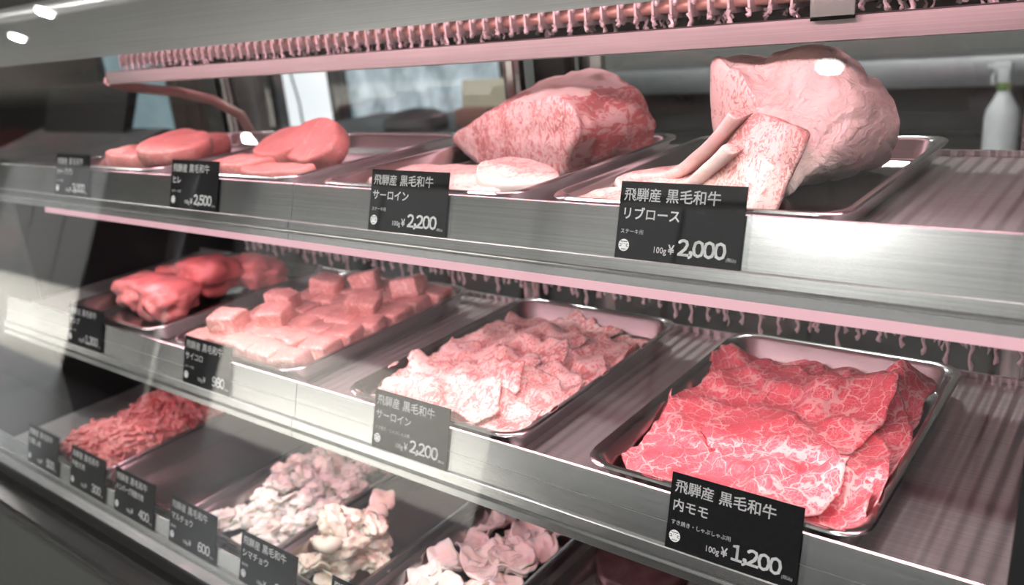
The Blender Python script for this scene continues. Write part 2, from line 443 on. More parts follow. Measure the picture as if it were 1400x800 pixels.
# bottom: gasket, outer ledge, lower front panel, base
gb = gy(-5.98)
q = MB(); q.prism_x([(gb - .045, -5.88), (gb + .10, -5.88), (gb + .10, -6.03), (gb - .045, -6.05)], CX0, CX1 + .5); q.build('glass_gasket', M['rubber'], case)
q = MB(); q.prism_x([(gb + .10, -6.03), (gb - .05, -6.045), (3.47, -6.06), (3.43, -6.10), (3.43, -6.2), (gb + .10, -6.2)], CX0 - .3, CX1 + .6); q.build('outer_ledge', M['ledge'], case)
q = MB(); q.box(CX0 - .3, CX1 + .6, 3.5, 3.7, FZ + 1.0, -6.14); q.build('front_panel', M['panel'], case)
q = MB(); q.box(CX0 - .2, CX1 + .5, 3.7, 9.3, FZ + .9, -6.2); q.box(CX0 - .1, CX1 + .4, 4.0, 9.2, FZ, FZ + .9); q.build('base_cabinet', M['dark'], case)
q = MB(); q.prism_x([(gb + .07, -5.90), (4.03, -5.84), (4.03, -5.92), (gb + .07, -5.97)], CX0, CX1); q.build('inner_sill', M['steel'], case)
# rear uprights
for ux in (-13.62, -7.06, -1.02):
    q = MB(); q.box(ux - .14, ux + .14, 8.93, 9.06, -5.9, .6, .02); q.box(ux - .05, ux + .05, 8.90, 8.935, -5.9, .6)
    q.build('upright_post', M['post'], case)
# rear sliding doors: dark stiles, glass
for i, (a, b_, yy) in enumerate(((-14.8, -6.38, 9.2), (-6.86, -.45, 9.34))):
    q = MB(); q.box(a, a + .48, yy, yy + .1, -5.9, .6); q.box(b_ - .5, b_, yy, yy + .1, -5.9, .6)
    q.box(a, b_, yy, yy + .1, -1.86, -1.76); q.box(a, b_, yy, yy + .1, -5.9, -5.5); q.box(a, b_, yy, yy + .1, .3, .6)
    d = q.build('sliding_door', M['black'], case)
    q = MB(); q.box(a + .4, b_ - .4, yy + .04, yy + .06, -5.6, .35); q.build('door_glass', M['glass'], d)
q = MB(); q.box(-6.36, -6.02, 9.5, 9.62, -5.9, .6); q.build('door_handle_bar', M['post'], case)
# LED lamp behind the header
q = MB(); q.box(CX0 + .3, CX1 - .3, 5.95, 6.2, .22, .36, .02)
lt = q.build('lamp_tube', M['led'], case)
area_light('case_lamp', P((CX0 + CX1) / 2, 6.08, .2), (math.radians(24), 0, 0), (CX1 - CX0 - .7) * S, .2 * S, LED_POWER['top'], PINK, None)
q = MB(); q.box(CX0 + .6, CX1 - .4, 8.40, 8.52, -.47, -.43); q.build('added_fill_strip', M['led'], case)  # glowing strip added to lift the shadow under the drip pan
area_light('added_rear_fill', P((CX0 + CX1) / 2, 8.4, -.48), (math.radians(-25), 0, 0), (CX1 - CX0 - 1) * S, .15 * S, .12, PINK, None)  # added weak fill light for the shaded tops of the joints
# drip pan under the coil
q = MB()
pz0, pz1 = -.43, -.25
q.prism_x([(7.0, pz0), (7.0, pz1), (7.03, pz1 + .012), (7.06, pz1), (7.05, pz0 + .05), (8.7, pz0 + .05), (8.7, pz0)], -13.95, CX1 - .02)
q.box(-13.97, -13.93, 7.0, 8.7, pz0, pz1)
q.build('drip_pan', M['pan'], case)
q = MB(); q.box(-13.9, CX1 - .05, 7.02, 8.68, pz0 - .012, pz0 - .001); q.build('pan_bounce_sheet', M['bounce'], case)  # white sheet added below the pan to bounce light back onto the meat
def icicle(q, x, y, z, l, r):
    n = 5
    pts = [(x + .012 * math.sin(k * 1.7 + x * 9), y, z - l * k / n) for k in range(n + 1)]
    q.tube(pts, r, 7, radii=[r * .9, r * .65, r * .5, r * .55, r * .95, r * .35])
def coil(y, z, x0, x1, n, rr, drop, seed, parent):
    rg = random.Random(seed)
    q = MB(); q.tube([(x0, y, z - .09), (x1, y, z - .09)], .065, 14); q.tube([(x0, y + .45, z - .09), (x1, y + .45, z - .09)], .065, 12)
    q.tube([(x0, y, z - .09), (x0 - .15, y + .1, z - .09), (x0 - .15, y + .35, z - .09), (x0, y + .45, z - .09)], .065, 12)
    c = q.build('cooling_coil', M['copper'], parent)
    fr = MB(); f0 = None
    for k in range(n):
        x = x0 + .12 + (x1 - x0 - .24) * k / (n - 1)
        f = MB(); f.box(x - .011, x + .011, y - .15, y + .62, z - .20, z + .02)
        f.build('cooling_fin', M['fin'], c)
        icicle(fr, x, y - .14, z - .16, drop * (.35 + .8 * rg.random() ** 1.5), .032)
        for _ in range(3):
            icicle(fr, x + rg.uniform(-.09, .09), y + rg.uniform(-.05, .5), z - .18, drop * rg.uniform(.2, .9), rg.uniform(.014, .032))
        fr.lathe([(.006, .03), (.028, .01), (.03, -.02), (.012, -.045)], (x + .03, y - .12, z - .02 - .03 * rg.random()), 8)
    o = fr.build('frost_and_drips', M['frost'], c); o['kind'] = 'stuff'
    return c
coil(7.45, .03, -14.1, CX1 - .1, 72, .07, .16, 3, case)
coil(8.78, -3.32, -13.6, -.6, 60, .07, .3, 5, case)
q = MB(); q.box(-13.9, CX1 - .02, 8.3, 8.36, -.38, .62); q.build('coil_darkening_sheet', M['black'], case)  # black sheet added so the gaps between fins and icicles look dark
q = MB(); q.box(-2.42, -2.08, 6.93, 6.96, -.27, .1); q.box(-2.42, -2.08, 6.93, 7.02, -.27, -.24); q.build('pan_bracket', M['post'], case)
q = MB(); q.tube([(-14.0, 7.05, -.38), (-14.25, 7.4, -.5), (-14.3, 7.8, -.6), (-13.9, 8.2, -.72), (-13.4, 8.5, -.9), (-12.95, 8.7, -1.2), (-12.85, 8.8, -1.6)], .085, 12); q.build('drain_hose', M['hose'], case)

# ------------------------------------------------------------------ shelves
EV = Vector((0, .3, .953)).normalized(); EN = Vector((1, 0, 0)).cross(EV)
TAGTOP = [(5.38, -1.262), (4.93, -3.365), (4.20, -5.19)]
PLATE = [(-1.68, 8.88), (-3.75, 8.42), (-5.86, 8.86)]
LIPS = [.196, .182, .374]
def face_pt(i, s, out):
    ty, tz = TAGTOP[i]
    p = Vector((0, ty, tz)) - EV * s + EN * out
    return (p.y, p.z)
def make_shelf(i, label, seam, lamp):
    pz, yb = PLATE[i]
    sh = thing('display_shelf', (-7.5, 7.0, pz), label, 'shelf')
    ft = face_pt(i, .6, -.02)
    q = MB(); q.box(CX0 + .05, CX1 - .04, ft[0] + .06, yb, pz - .06, pz)
    q.box(CX0 + .05, CX1 - .04, yb - .04, yb, pz, pz + .06)
    q.build('shelf_plate', M['plate'], sh)
    lip = [face_pt(i, LIPS[i], -.05), face_pt(i, LIPS[i] - .012, -.035), face_pt(i, LIPS[i], -.02), face_pt(i, .575, -.02),
           face_pt(i, .58, .008), face_pt(i, .59, .014), face_pt(i, .67, .014), face_pt(i, .68, .004), face_pt(i, .685, -.04),
           face_pt(i, .71, -.045), face_pt(i, .715, .005), face_pt(i, .78, .0)]
    if i < 2: lip += [face_pt(i, .79, -.12), face_pt(i, .70, -.12), face_pt(i, .60, -.06)]
    else: lip = lip[:9] + [face_pt(i, .66, -.06)]
    for a, b_ in ((CX0 + .03, seam - .006), (seam + .006, CX1 - .03)):
        q = MB(); q.prism_x(lip, a, b_); q.build('price_rail', M['steel'], sh, sharp=25)
    if lamp:
        y0, z0 = face_pt(i, .79, -.0); y1, z1 = face_pt(i, .855, -.01)
        if i == 1: y0, z0 = face_pt(i, .70, -.10); y1, z1 = face_pt(i, .74, -.10)
        q = MB(); q.prism_x([(y0, z0), (y0 + .3, z0), (y0 + .3, z1), (y1, z1)], -13.0, CX1 - .1)
        q.build('shelf_lamp', M['led'], sh)
        q = MB(); q.box(-13.1, CX1 - .08, y0 + .3, y0 + .5, z1, z0 + .1); q.build('lamp_housing', M['steel'], sh)
        area_light('shelf_light', P((-13.0 + CX1) / 2, y0 + .22, z1 - .02), (math.radians(34), 0, 0), (12.6 + CX1) * S, .2 * S, LED_POWER[lamp], PINK)
    return sh
make_shelf(0, 'upper steel shelf holding the big joints and thick steaks', -7.25, 'upper')
make_shelf(1, 'middle steel shelf holding cubed and thinly sliced beef', -7.21, 'middle')
make_shelf(2, 'lowest steel deck of the case holding mince and offal trays', -7.21, None)

# -------------------------------------------------------------- price cards
WIDE = str.maketrans('0123456789,', '０１２３４５６７８９，')
def text_faces(body, size, x, y, bold=0.0, squeeze=1.0, align='LEFT', space=1.0):
    """filled letter outlines as (verts, faces) in card units"""
    cu = bpy.data.curves.new('lettering', 'FONT'); cu.body = body; cu.size = 1.0
    cu.resolution_u = 2; cu.space_character = space; cu.align_x = align; cu.fill_mode = 'FRONT'
    ob = bpy.data.objects.new('lettering', cu); COL.objects.link(ob)
    dg = bpy.context.evaluated_depsgraph_get()
    me = ob.evaluated_get(dg).to_mesh()
    vs = [(v.co.x * size * squeeze + x, v.co.y * size + y, 0) for v in me.vertices]
    fs = [tuple(p.vertices) for p in me.polygons]
    ob.evaluated_get(dg).to_mesh_clear()
    bpy.data.objects.remove(ob); bpy.data.curves.remove(cu)
    return vs, fs, bold * size
def put_text(q, tf, z):
    vs, fs, w = tf
    for dx, dy in ((-w, -w), (w, -w), (w, w), (-w, w)):
        V = [q.bm.verts.new((a + dx, b + dy, z)) for a, b, c in vs]
        for f in fs:
            try: q.bm.faces.new([V[i] for i in f])
            except ValueError: pass
T1 = text_faces('飛騨産', .105, .033, .465, .011)
T1b = text_faces('黒毛和牛', .108, .383, .465, .013)
TG = text_faces('100g', .064, .318, .085, .010, .92)
TY = text_faces('¥', .095, .445, .085, .016, .90)
TZ = text_faces('(税込)', .030, .895, .075)
def put_price(q, price, right, base, size, z):
    x = right
    for ch in reversed(price):
        adv = .034 if ch == ',' else .0825
        vs, fs, w = text_faces(ch.translate(WIDE), 1, 0, 0, .02)
        xs_ = [v[0] for v in vs]; cx = (min(xs_) + max(xs_)) / 2
        sx = size * (1.02 if ch != '1' else .95)
        vs = [((a - cx) * sx + x - adv / 2, b * size + base, 0) for a, b, c in vs]
        put_text(q, (vs, fs, .0035), z); x -= adv
    return x
def emblem(q, cx, cy, r, z):
    n = 28
    ring = [q.bm.verts.new((cx + r * math.cos(2 * math.pi * k / n), cy + r * math.sin(2 * math.pi * k / n), z)) for k in range(n)]
    q.bm.faces.new(ring)
def emblem_marks(q, cx, cy, r, z):
    def bar(x0, x1, y0, y1):
        q.bm.faces.new([q.bm.verts.new((cx + a * r, cy + b * r, z)) for a, b in ((x0, y0), (x1, y0), (x1, y1), (x0, y1))])
    bar(-.5, .5, .52, .64); bar(-.6, -.5, .52, .74); bar(.5, .6, .52, .74)
    for s in (-1, 1):
        bar(min(s * .45, s * .85), max(s * .45, s * .85), .12, .22); bar(min(s * .45, s * .85), max(s * .45, s * .85), -.22, -.12)
        bar(min(s * .45, s * .55), max(s * .45, s * .55), -.12, .12)
        bar(min(s * .12, s * .24), max(s * .12, s * .24), .2, .36)
    bar(-.4, -.3, -.78, -.55); bar(.3, .4, -.78, -.55); bar(-.3, .3, -.66, -.58); bar(-.05, .05, -.85, -.66)
def price_card(i, x, name, sub, price, label, squeeze=1.0, sub_size=.040):
    ty, tz = TAGTOP[i]
    base = Vector((x, ty, tz)) - EV * .6
    t = thing('price_card', tuple(base), label, 'price card', 'black price cards on the shelf rails')
    t.rotation_euler = Matrix(((1, 0, 0), (0, EV.y, EN.y), (0, EV.z, EN.z))).to_euler()
    def bl(q, nm, m, p=t): return q.build(nm, m, p, local=True, sharp=None)
    q = MB(); q.box(0, 1, 0, .6, -.006, 0, 0); bl(q, 'card', M['card'])
    q = MB(); q.box(-.02, 1.045, -.004, .622, -.013, -.007); bl(q, 'clear_holder', M['acrylic'])
    z = .0015
    q = MB(); put_text(q, T1, z); put_text(q, T1b, z); q.build('heading', M['ink'], t, local=True, sharp=None)
    q = MB(); put_text(q, text_faces(name, .098, .028, .325, .016, squeeze), z); q.build('cut_name', M['ink'], t, local=True, sharp=None)
    if sub:
        q = MB(); put_text(q, text_faces(sub, sub_size, .03, .212, .006), z); q.build('use_note', M['ink'], t, local=True, sharp=None)
    q = MB(); put_text(q, TG, z); put_text(q, TY, z); xl = put_price(q, price, .888, .085, .155, z); put_text(q, TZ, z)
    q.build('price', M['ink'], t, local=True, sharp=None)
    q = MB(); emblem(q, .072, .12, .046, z); e = q.build('round_emblem', M['ink'], t, local=True, sharp=None)
    q = MB(); emblem_marks(q, .072, .12, .046, z * 1.8); q.build('emblem_mark', M['card'], e, local=True, sharp=None)
    return t
price_card(0, -12.69, 'シャトーブリアン', 'ステーキ用', '3,000', 'black price card of 3,000 yen, leftmost on the upper rail', .62)
price_card(0, -9.60, 'ヒレ', 'ステーキ用', '2,500', 'black price card of 2,500 yen in front of the fillet steaks')
price_card(0, -6.04, 'サーロイン', 'ステーキ用', '2,200', 'black price card of 2,200 yen on the upper rail before the sirloin joint')
price_card(0, -3.28, 'リブロース', 'ステーキ用', '2,000', 'black price card of 2,000 yen below the big rib joint')
price_card(1, -12.50, 'ランプ', 'ステーキ用', '1,300', 'black price card of 1,300 yen, leftmost on the middle rail')
price_card(1, -9.41, 'サイコロ', 'ステーキ用', '980', 'black price card of 980 yen in front of the diced beef')
price_card(1, -5.96, 'サーロイン', 'すき焼き・しゃぶしゃぶ用', '2,200', 'black price card of 2,200 yen on the middle rail before the pale thin slices')
price_card(1, -2.70, '内モモ', 'すき焼き・しゃぶしゃぶ用', '1,200', 'black price card of 1,200 yen in front of the bright red thin slices')
price_card(2, -13.30, '切落し肉', '', '500', 'black price card of 500 yen at the far left end of the lowest rail')
price_card(2, -11.90, '中挽き肉', '', '300', 'black price card of 300 yen in front of the mince heap')
price_card(2, -10.63, 'ハンバーグ用挽き肉', '', '400', 'black price card of 400 yen in front of the empty tray', .80)
price_card(2, -9.26, 'マルチョウ', '焼肉用', '600', 'black price card of 600 yen on the lowest rail by the white offal')
price_card(2, -7.77, 'シマチョウ', '焼肉用', '600', 'black price card on the lowest rail before the peach coloured offal')
price_card(2, -6.22, 'ギアラ', '焼肉用', '600', 'black price card cut off by the bottom edge of the photo')

# -------------------------------------------------------------------- trays
def rrect(x0, x1, y0, y1, r, n=6):
    pts = []
    for cx, cy, a0 in ((x1 - r, y1 - r, 0), (x0 + r, y1 - r, 90), (x0 + r, y0 + r, 180), (x1 - r, y0 + r, 270)):
        for k in range(n + 1):
            a = math.radians(a0 + 90 * k / n); pts.append((cx + r * math.cos(a), cy + r * math.sin(a)))
    return pts
def tray(x0, x1, y0, y1, pz, h, label, inset=.11):
    """pressed steel tray: rounded corners, sloping walls and a rolled rim; rim outline given"""
    cx, cy = (x0 + x1) / 2, (y0 + y1) / 2
    q = MB(); r = .24; t = .02; w = .06
    def ring(d, z, rr): return [(a, b, z) for a, b in rrect(x0 + d, x1 - d, y0 + d, y1 - d, max(rr, .03))]
    rows = [ring(w + inset, pz + t, r - .08), ring(w + inset * .8, pz + t + .02, r - .06), ring(w + .03, pz + h - .03, r - .03), ring(w, pz + h, r - .02),
            ring(.012, pz + h + .004, r), ring(0, pz + h - .012, r), ring(.01, pz + h - .035, r), ring(w - .02, pz + h - .02, r - .02),
            ring(w + inset * .8 - .02, pz + .01, r - .06), ring(w + inset, pz, r - .08)]
    V = q.grid(rows, closed=True)
    q.cap(V[0], flip=True); q.cap(V[-1])
    o = q.build('steel_tray', M['tray'], at=(cx, cy, pz), sharp=50); o.location.z += .0006
    return tag(o, label, 'tray', 'steel meat trays')
P1, P2, P3 = PLATE[0][0], PLATE[1][0], PLATE[2][0]
tray(-12.95, -10.45, 5.5, 8.55, P1, .23, 'steel tray of pale fillet slices, leftmost on the upper shelf')
tray(-9.95, -7.62, 5.5, 8.55, P1, .23, 'steel tray of fillet steaks behind the 2,500 yen card')
tray(-7.05, -4.40, 5.45, 8.6, P1, .23, 'steel tray under the sirloin joint')
tray(-4.10, -1.65, 5.45, 8.6, P1, .23, 'steel tray under the large rib joint')
tray(-12.95, -10.40, 4.98, 8.05, P2, .25, 'steel tray under the dark red rump chunks')
tray(-9.92, -7.38, 4.95, 8.08, P2, .25, 'steel tray filled with diced beef')
tray(-6.52, -4.22, 4.92, 8.08, P2, .25, 'steel tray filled with pale marbled thin slices')
tray(-3.56, -1.30, 4.92, 8.06, P2, .25, 'steel tray filled with bright red thin slices')
tray(-13.0, -11.45, 4.25, 7.2, P3, .28, 'steel tray under the heap of mince')
tray(-11.35, -9.38, 4.25, 7.6, P3, .28, 'empty steel tray behind the 400 yen card')
tray(-9.22, -7.62, 4.25, 7.4, P3, .28, 'steel tray heaped with white offal behind the 600 yen card')
tray(-7.55, -6.25, 4.25, 7.4, P3, .28, 'steel tray half filled with peach coloured offal')
tray(-6.15, -4.72, 4.25, 7.4, P3, .28, 'steel tray of pale pink folded offal')
tray(-4.62, -2.6, 4.25, 7.4, P3, .28, 'steel tray holding the dark liver slabs')

# ------------------------------------------------------- height map for piles
class HM:
    def __init__(self, x0, x1, y0, y1, z, r=.05):
        self.x0, self.y0, self.r = x0, y0, r
        self.nx = int((x1 - x0) / r) + 2; self.ny = int((y1 - y0) / r) + 2
        self.H = np.full((self.nx, self.ny), float(z)); self.z = z
        self.lim = (x0, x1, y0, y1)
    def idx(self, x, y):
        i = np.clip(((np.asarray(x) - self.x0) / self.r), 0, self.nx - 1.001); j = np.clip(((np.asarray(y) - self.y0) / self.r), 0, self.ny - 1.001)
        return i, j
    def get(self, x, y, H=None):
        H = self.H if H is None else H
        i, j = self.idx(x, y); a = i.astype(int); b = j.astype(int); u = i - a; v = j - b
        return H[a, b] * (1 - u) * (1 - v) + H[a + 1, b] * u * (1 - v) + H[a, b + 1] * (1 - u) * v + H[a + 1, b + 1] * u * v
    def walls(self, x0, x1, y0, y1, h, w=.17):
        X = self.x0 + np.arange(self.nx)[:, None] * self.r; Y = self.y0 + np.arange(self.ny)[None, :] * self.r
        d = np.minimum(np.minimum(X - x0, x1 - X), np.minimum(Y - y0, y1 - Y))
        self.H = self.z + h * np.clip((w - d) / (w - .04), 0, 1)
        self.lim = (x0 + .05, x1 - .05, y0 + .06, y1 - .05)
        return self
    def splat(self, x, y, z):
        i, j = self.idx(x, y)
        for di in (0, 1):
            for dj in (0, 1):
                np.maximum.at(self.H, (i.astype(int) + di, j.astype(int) + dj), z)
    def blur(self, k):
        H = self.H.copy()
        for _ in range(k):
            Q = np.pad(H, 1, mode='edge')
            H = (Q[:-2, 1:-1] + Q[2:, 1:-1] + Q[1:-1, :-2] + Q[1:-1, 2:] + 2 * H) / 6
        return H
    def rest(self, v, x, y, pc=72):
        m = v[:, 2] < np.median(v[:, 2])
        return float(np.percentile(self.get(v[m, 0] + x, v[m, 1] + y) - v[m, 2], pc))
    def drop(self, v, x, y, sink=0.0):
        X = v[:, 0] + x; Y = v[:, 1] + y
        z = self.rest(v, x, y) - sink
        z = max(z, self.z - float(v[:, 2].min()))
        self.splat(X, Y, v[:, 2] + z)
        return z

def place_copy(proto, rot, loc, label=None, group=None):
    o = proto.copy(); COL.objects.link(o)
    o.location = P(*loc); o.rotation_euler = rot.to_euler()
    if label: o['label'] = label
    if group: o['group'] = group
    return o

def verts_of(o):
    return np.array([v.co[:] for v in o.data.vertices]) / S

# ------------------------------------------------------------ lofted joints
def resample(poly, n):
    pts = [Vector(p) for p in poly]; m = len(pts)
    out = []
    d = [0]
    for k in range(m): d.append(d[-1] + (pts[(k + 1) % m] - pts[k]).length)
    for k in range(n):
        t = d[-1] * k / n; i = 0
        while d[i + 1] < t: i += 1
        u = (t - d[i]) / max(1e-9, d[i + 1] - d[i])
        a, b, c, e = pts[(i - 1) % m], pts[i], pts[(i + 1) % m], pts[(i + 2) % m]
        w = .5
        cr = a * (-w * u + 2 * w * u * u - w * u ** 3) + b * (1 + (w - 3) * u * u + (2 - w) * u ** 3) + c * (w * u + (3 - 2 * w) * u * u + (w - 2) * u ** 3) + e * (-w * u * u + w * u ** 3)
        out.append(cr)
    return out
def joint(name, secs, mats, at, n=90, per=14, amp=.03, freq=2.2, seed=1, zmin=None, caps=8, round_end=.12, crease=.035):
    """joint of meat lofted through outlines; first cap is the cut face (material 1)"""
    R_ = [resample(s, n) for s in secs]
    rows = []
    for k in range(len(R_) - 1):
        for j in range(per):
            t = j / per
            p0 = R_[max(k - 1, 0)]; p1 = R_[k]; p2 = R_[k + 1]; p3 = R_[min(k + 2, len(R_) - 1)]
            row = []
            for i in range(n):
                a, b, c, e = p0[i], p1[i], p2[i], p3[i]
                row.append(b + (c - a) * .5 * t + (a - b * 2.5 + c * 2 - e * .5) * t * t + (e - a + (b - c) * 3) * .5 * t ** 3)
            rows.append(row)
    rows.append(R_[-1])
    def disp(p, nrm, a=amp):
        q_ = p + nrm * (a * fbm(p, freq, 4, seed) + a * .5 * abs(fbm(p, freq * 2.7, 2, seed + 4)) - crease * max(0, 1 - 7 * abs(fbm(p, .9, 2, seed + 11))) - crease * .5 * max(0, 1 - 9 * abs(fbm(p, 1.9, 2, seed + 21))))
        return q_
    cen = [sum(r, Vector()) / n for r in rows]
    out = []
    for k, r in enumerate(rows):
        rr = []
        for p in r:
            nrm = (p - cen[k]).normalized()
            rr.append(disp(p, nrm))
        out.append(rr)
    q = MB()
    V = q.grid(out, closed=True, mi=0)
    def capit(ring, c, axis, mi, bulge):
        m = len(ring); prev = ring
        base = [v.co.copy() for v in ring]
        for s in range(1, caps + 1):
            f = 1 - s / caps
            if s == caps:
                vc = q.bm.verts.new(c + axis * bulge)
                for j in range(m):
                    fc = q.bm.faces.new((prev[j], prev[(j + 1) % m], vc)); fc.material_index = mi; fc.smooth = True
            else:
                cur = []
                for b in base:
                    p = c + (b - c) * f
                    p = p + axis * (bulge * (1 - f * f) + amp * .35 * fbm(p, freq * 2, 3, seed + 2))
                    cur.append(q.bm.verts.new(p))
                for j in range(m):
                    fc = q.bm.faces.new((prev[j], prev[(j + 1) % m], cur[(j + 1) % m], cur[j])); fc.material_index = mi; fc.smooth = True
                prev = cur
    ax = (cen[-1] - cen[0]).normalized()
    capit(V[0], sum((v.co for v in V[0]), Vector()) / n, -ax, 1, .03)
    capit(V[-1], sum((v.co for v in V[-1]), Vector()) / n, ax, 0, round_end)
    if zmin is not None:
        for v in q.bm.verts:
            if v.co.z < zmin: v.co.z = zmin
    return q

F1 = P1 + .022
# sirloin joint
sir0 = [(-7.17, 7.6, -1.35), (-6.88, 7.53, -1.19), (-6.52, 7.44, -1.07), (-6.15, 7.35, -0.96), (-5.75, 7.25, -0.88), (-5.32, 7.14, -0.82), (-4.98, 7.06, -0.83), (-4.78, 7.01, -0.95), (-4.69, 6.99, -1.12), (-4.77, 7.0, -1.31), (-4.95, 7.05, -1.51), (-5.13, 7.1, -1.66), (-5.87, 7.28, -1.66), (-6.56, 7.45, -1.66), (-6.91, 7.54, -1.53)]
sir0 = [(-7.0 + (a + 7.17) * .965, b, c) for a, b, c in sir0]
sir1 = [(-6.95, 8.46, -1.39), (-6.85, 8.44, -1.15), (-6.6, 8.44, -0.98), (-6.3, 8.42, -0.83), (-5.9, 8.4, -0.74), (-5.55, 8.35, -0.69), (-5.25, 8.3, -0.69), (-5.0, 8.25, -0.78), (-4.76, 8.24, -0.93), (-4.62, 8.24, -1.1), (-4.56, 8.25, -1.28), (-4.58, 8.25, -1.39), (-4.68, 8.25, -1.64), (-5.51, 8.35, -1.66), (-6.5, 8.45, -1.66)]
sir0 = [(a - (.10 if a > -5.2 else 0), b, c) for a, b, c in sir0]
q = joint('sirloin', [sir0, sir1], None, None, per=26, amp=.05, freq=2.2, seed=2, zmin=F1 + .005, round_end=.02)
for f in q.bm.faces:     # the fat cap covers the upper left flank, red lean shows on the right flank
    if f.material_index == 0:
        c = f.calc_center_median()
        if c.z < -.98 + .25 * fbm(c, 1.8, 2, 3) or c.x > -4.95 + .25 * fbm(c, 2.5, 2, 7): f.material_index = 2
o = q.build('sirloin_joint', [M['fat'], M['sir_cut'], M['sir_side']], at=(-5.8, 7.8, F1), sharp=None)
tag(o, 'large block of marbled sirloin with its cut face to the front', 'beef joint')
# rib joint
rib0 = [(-3.43, 7.24, -0.99), (-3.42, 7.23, -0.73), (-3.4, 7.22, -0.59), (-3.32, 7.17, -0.53), (-3.15, 7.07, -0.57), (-2.95, 6.96, -0.7), (-2.8, 6.87, -0.89), (-2.65, 6.78, -1.18), (-2.54, 6.71, -1.43), (-2.49, 6.68, -1.63), (-2.89, 6.92, -1.65), (-3.31, 7.17, -1.55)]
rib1 = [(-3.5, 7.95, -1.35), (-3.5, 7.9, -0.89), (-3.42, 7.8, -0.60), (-3.08, 7.64, -0.55), (-2.70, 7.45, -0.52), (-2.42, 7.30, -0.57), (-2.25, 7.22, -0.74), (-2.13, 7.16, -1.0), (-2.09, 7.13, -1.26), (-2.16, 7.16, -1.5), (-2.46, 7.36, -1.65), (-3.07, 7.72, -1.65)]
rib2 = [(-3.25, 8.4, -1.45), (-3.25, 8.4, -0.97), (-3.12, 8.36, -0.68), (-2.86, 8.24, -0.60), (-2.60, 8.12, -0.57), (-2.37, 8.0, -0.64), (-2.16, 7.92, -0.82), (-2.0, 7.84, -1.03), (-1.94, 7.79, -1.18), (-1.95, 7.8, -1.38), (-2.09, 7.85, -1.58), (-2.69, 8.15, -1.64)]
q = joint('rib', [rib0, rib1, rib2], None, None, per=24, amp=.03, freq=2.6, seed=5, n=160, crease=.045, zmin=F1 + .005, round_end=.14)
rib_tree = BVHTree.FromBMesh(q.bm)
o = q.build('rib_joint', [M['rib_fat'], M['rib_cut']], at=(-2.7, 7.5, F1), sharp=None)
tag(o, 'huge rounded rib joint covered in white fat', 'beef joint')
# loose flaps of fat along the seams of the rib joint
for k, (p, w_, h_) in enumerate((((-2.57, 7.15, -1.02), .10, .035), ((-2.46, 7.15, -1.06), .05, .06), ((-2.2, 7.15, -1.0), .14, .025), ((-2.03, 7.15, -.96), .12, .02), ((-1.87, 7.15, -.93), .09, .03), ((-2.35, 7.15, -1.28), .07, .03), ((-1.9, 7.15, -1.3), .08, .025))):
    loc, nrm, _, _ = rib_tree.find_nearest(Vector(p))
    ax = Vector((.8, .4, .35)); ax = (ax - nrm * ax.dot(nrm)).normalized(); bx = nrm.cross(ax)
    fl = MB(); rows = []
    for s_, h in ((.2, .004), (.7, .008), (1, -.008), (.98, .018), (.7, .030), (.2, .030)):
        rows.append([loc + (ax * (w_ * math.cos(t)) + bx * (h_ * math.sin(t))) * s_ * (1 + .35 * fbm((math.cos(t), math.sin(t), k), 1.5, 2, 4)) + nrm * (h + .018 * s_ * math.sin(t)) for t in [2 * math.pi * j / 22 for j in range(22)]])
    V = fl.grid(rows, closed=True); fl.cap(V[0], smooth=True); fl.cap(V[-1], smooth=True)
    fl.build('fat_flap', M['rib_fat'], o, sharp=None)

# ------------------------------------------------------------- thick steaks
def outline(rx, ry, seed, n=56, irr=.16):
    pts = []
    for k in range(n):
        a = 2 * math.pi * k / n
        r = 1 + irr * fbm((math.cos(a), math.sin(a), 0), 1.1, 2, seed)
        pts.append((rx * r * math.cos(a), ry * r * math.sin(a)))
    return pts
def slab(pts, th, seed, amp=.02, bend=None, rim=True):
    """thick slice: outline in x,y, thickness in z, rounded edge; material 1 = rim of fat"""
    q = MB(); n = len(pts)
    c = Vector((sum(p[0] for p in pts) / n, sum(p[1] for p in pts) / n, 0))
    rows = []
    prof = [(.25, 0), (.55, 0), (.85, 0), (.965, .0), (1.0, .16), (1.015, .5), (1.0, .84), (.965, 1), (.88, 1), (.7, 1.0), (.5, 1), (.25, 1)]
    for s, h in prof:
        r = []
        for x, y in pts:
            p = Vector((c.x + (x - c.x) * s, c.y + (y - c.y) * s, h * th))
            p.z += amp * fbm((p.x, p.y, h * .4), 3.2, 3, seed) * (1 if h > .3 else .1)
            if bend: p.z += bend(p.x, p.y)
            r.append(p)
        rows.append(r)
    V = q.grid(rows, closed=True)
    q.cap(V[0], smooth=True, flip=True); q.cap(V[-1], smooth=True)
    if rim:
        k = 0
        for f in q.bm.faces: f.material_index = 0
        q.bm.faces.ensure_lookup_table()
        for i in range(3, 7):
            for j in range(n): q.bm.faces[i * n + j].material_index = 1
    return q
def steak(name, q, mats, loc, rot, label, group=None, cat='steak'):
    o = q.build(name, mats, at=loc, local=True, sharp=None)
    o.rotation_euler = rot
    R_ = np.array(o.rotation_euler.to_matrix())
    low = float((np.array([v.co[:] for v in o.data.vertices]) @ R_.T)[:, 2].min())
    o.location.z += max(0.0, -low) + .0004
    return tag(o, label, cat, group)
fm = [M['fillet'], M['fillet']]; sm = [M['steak_pale'], M['fat']]
GS = 'steaks on the upper shelf'
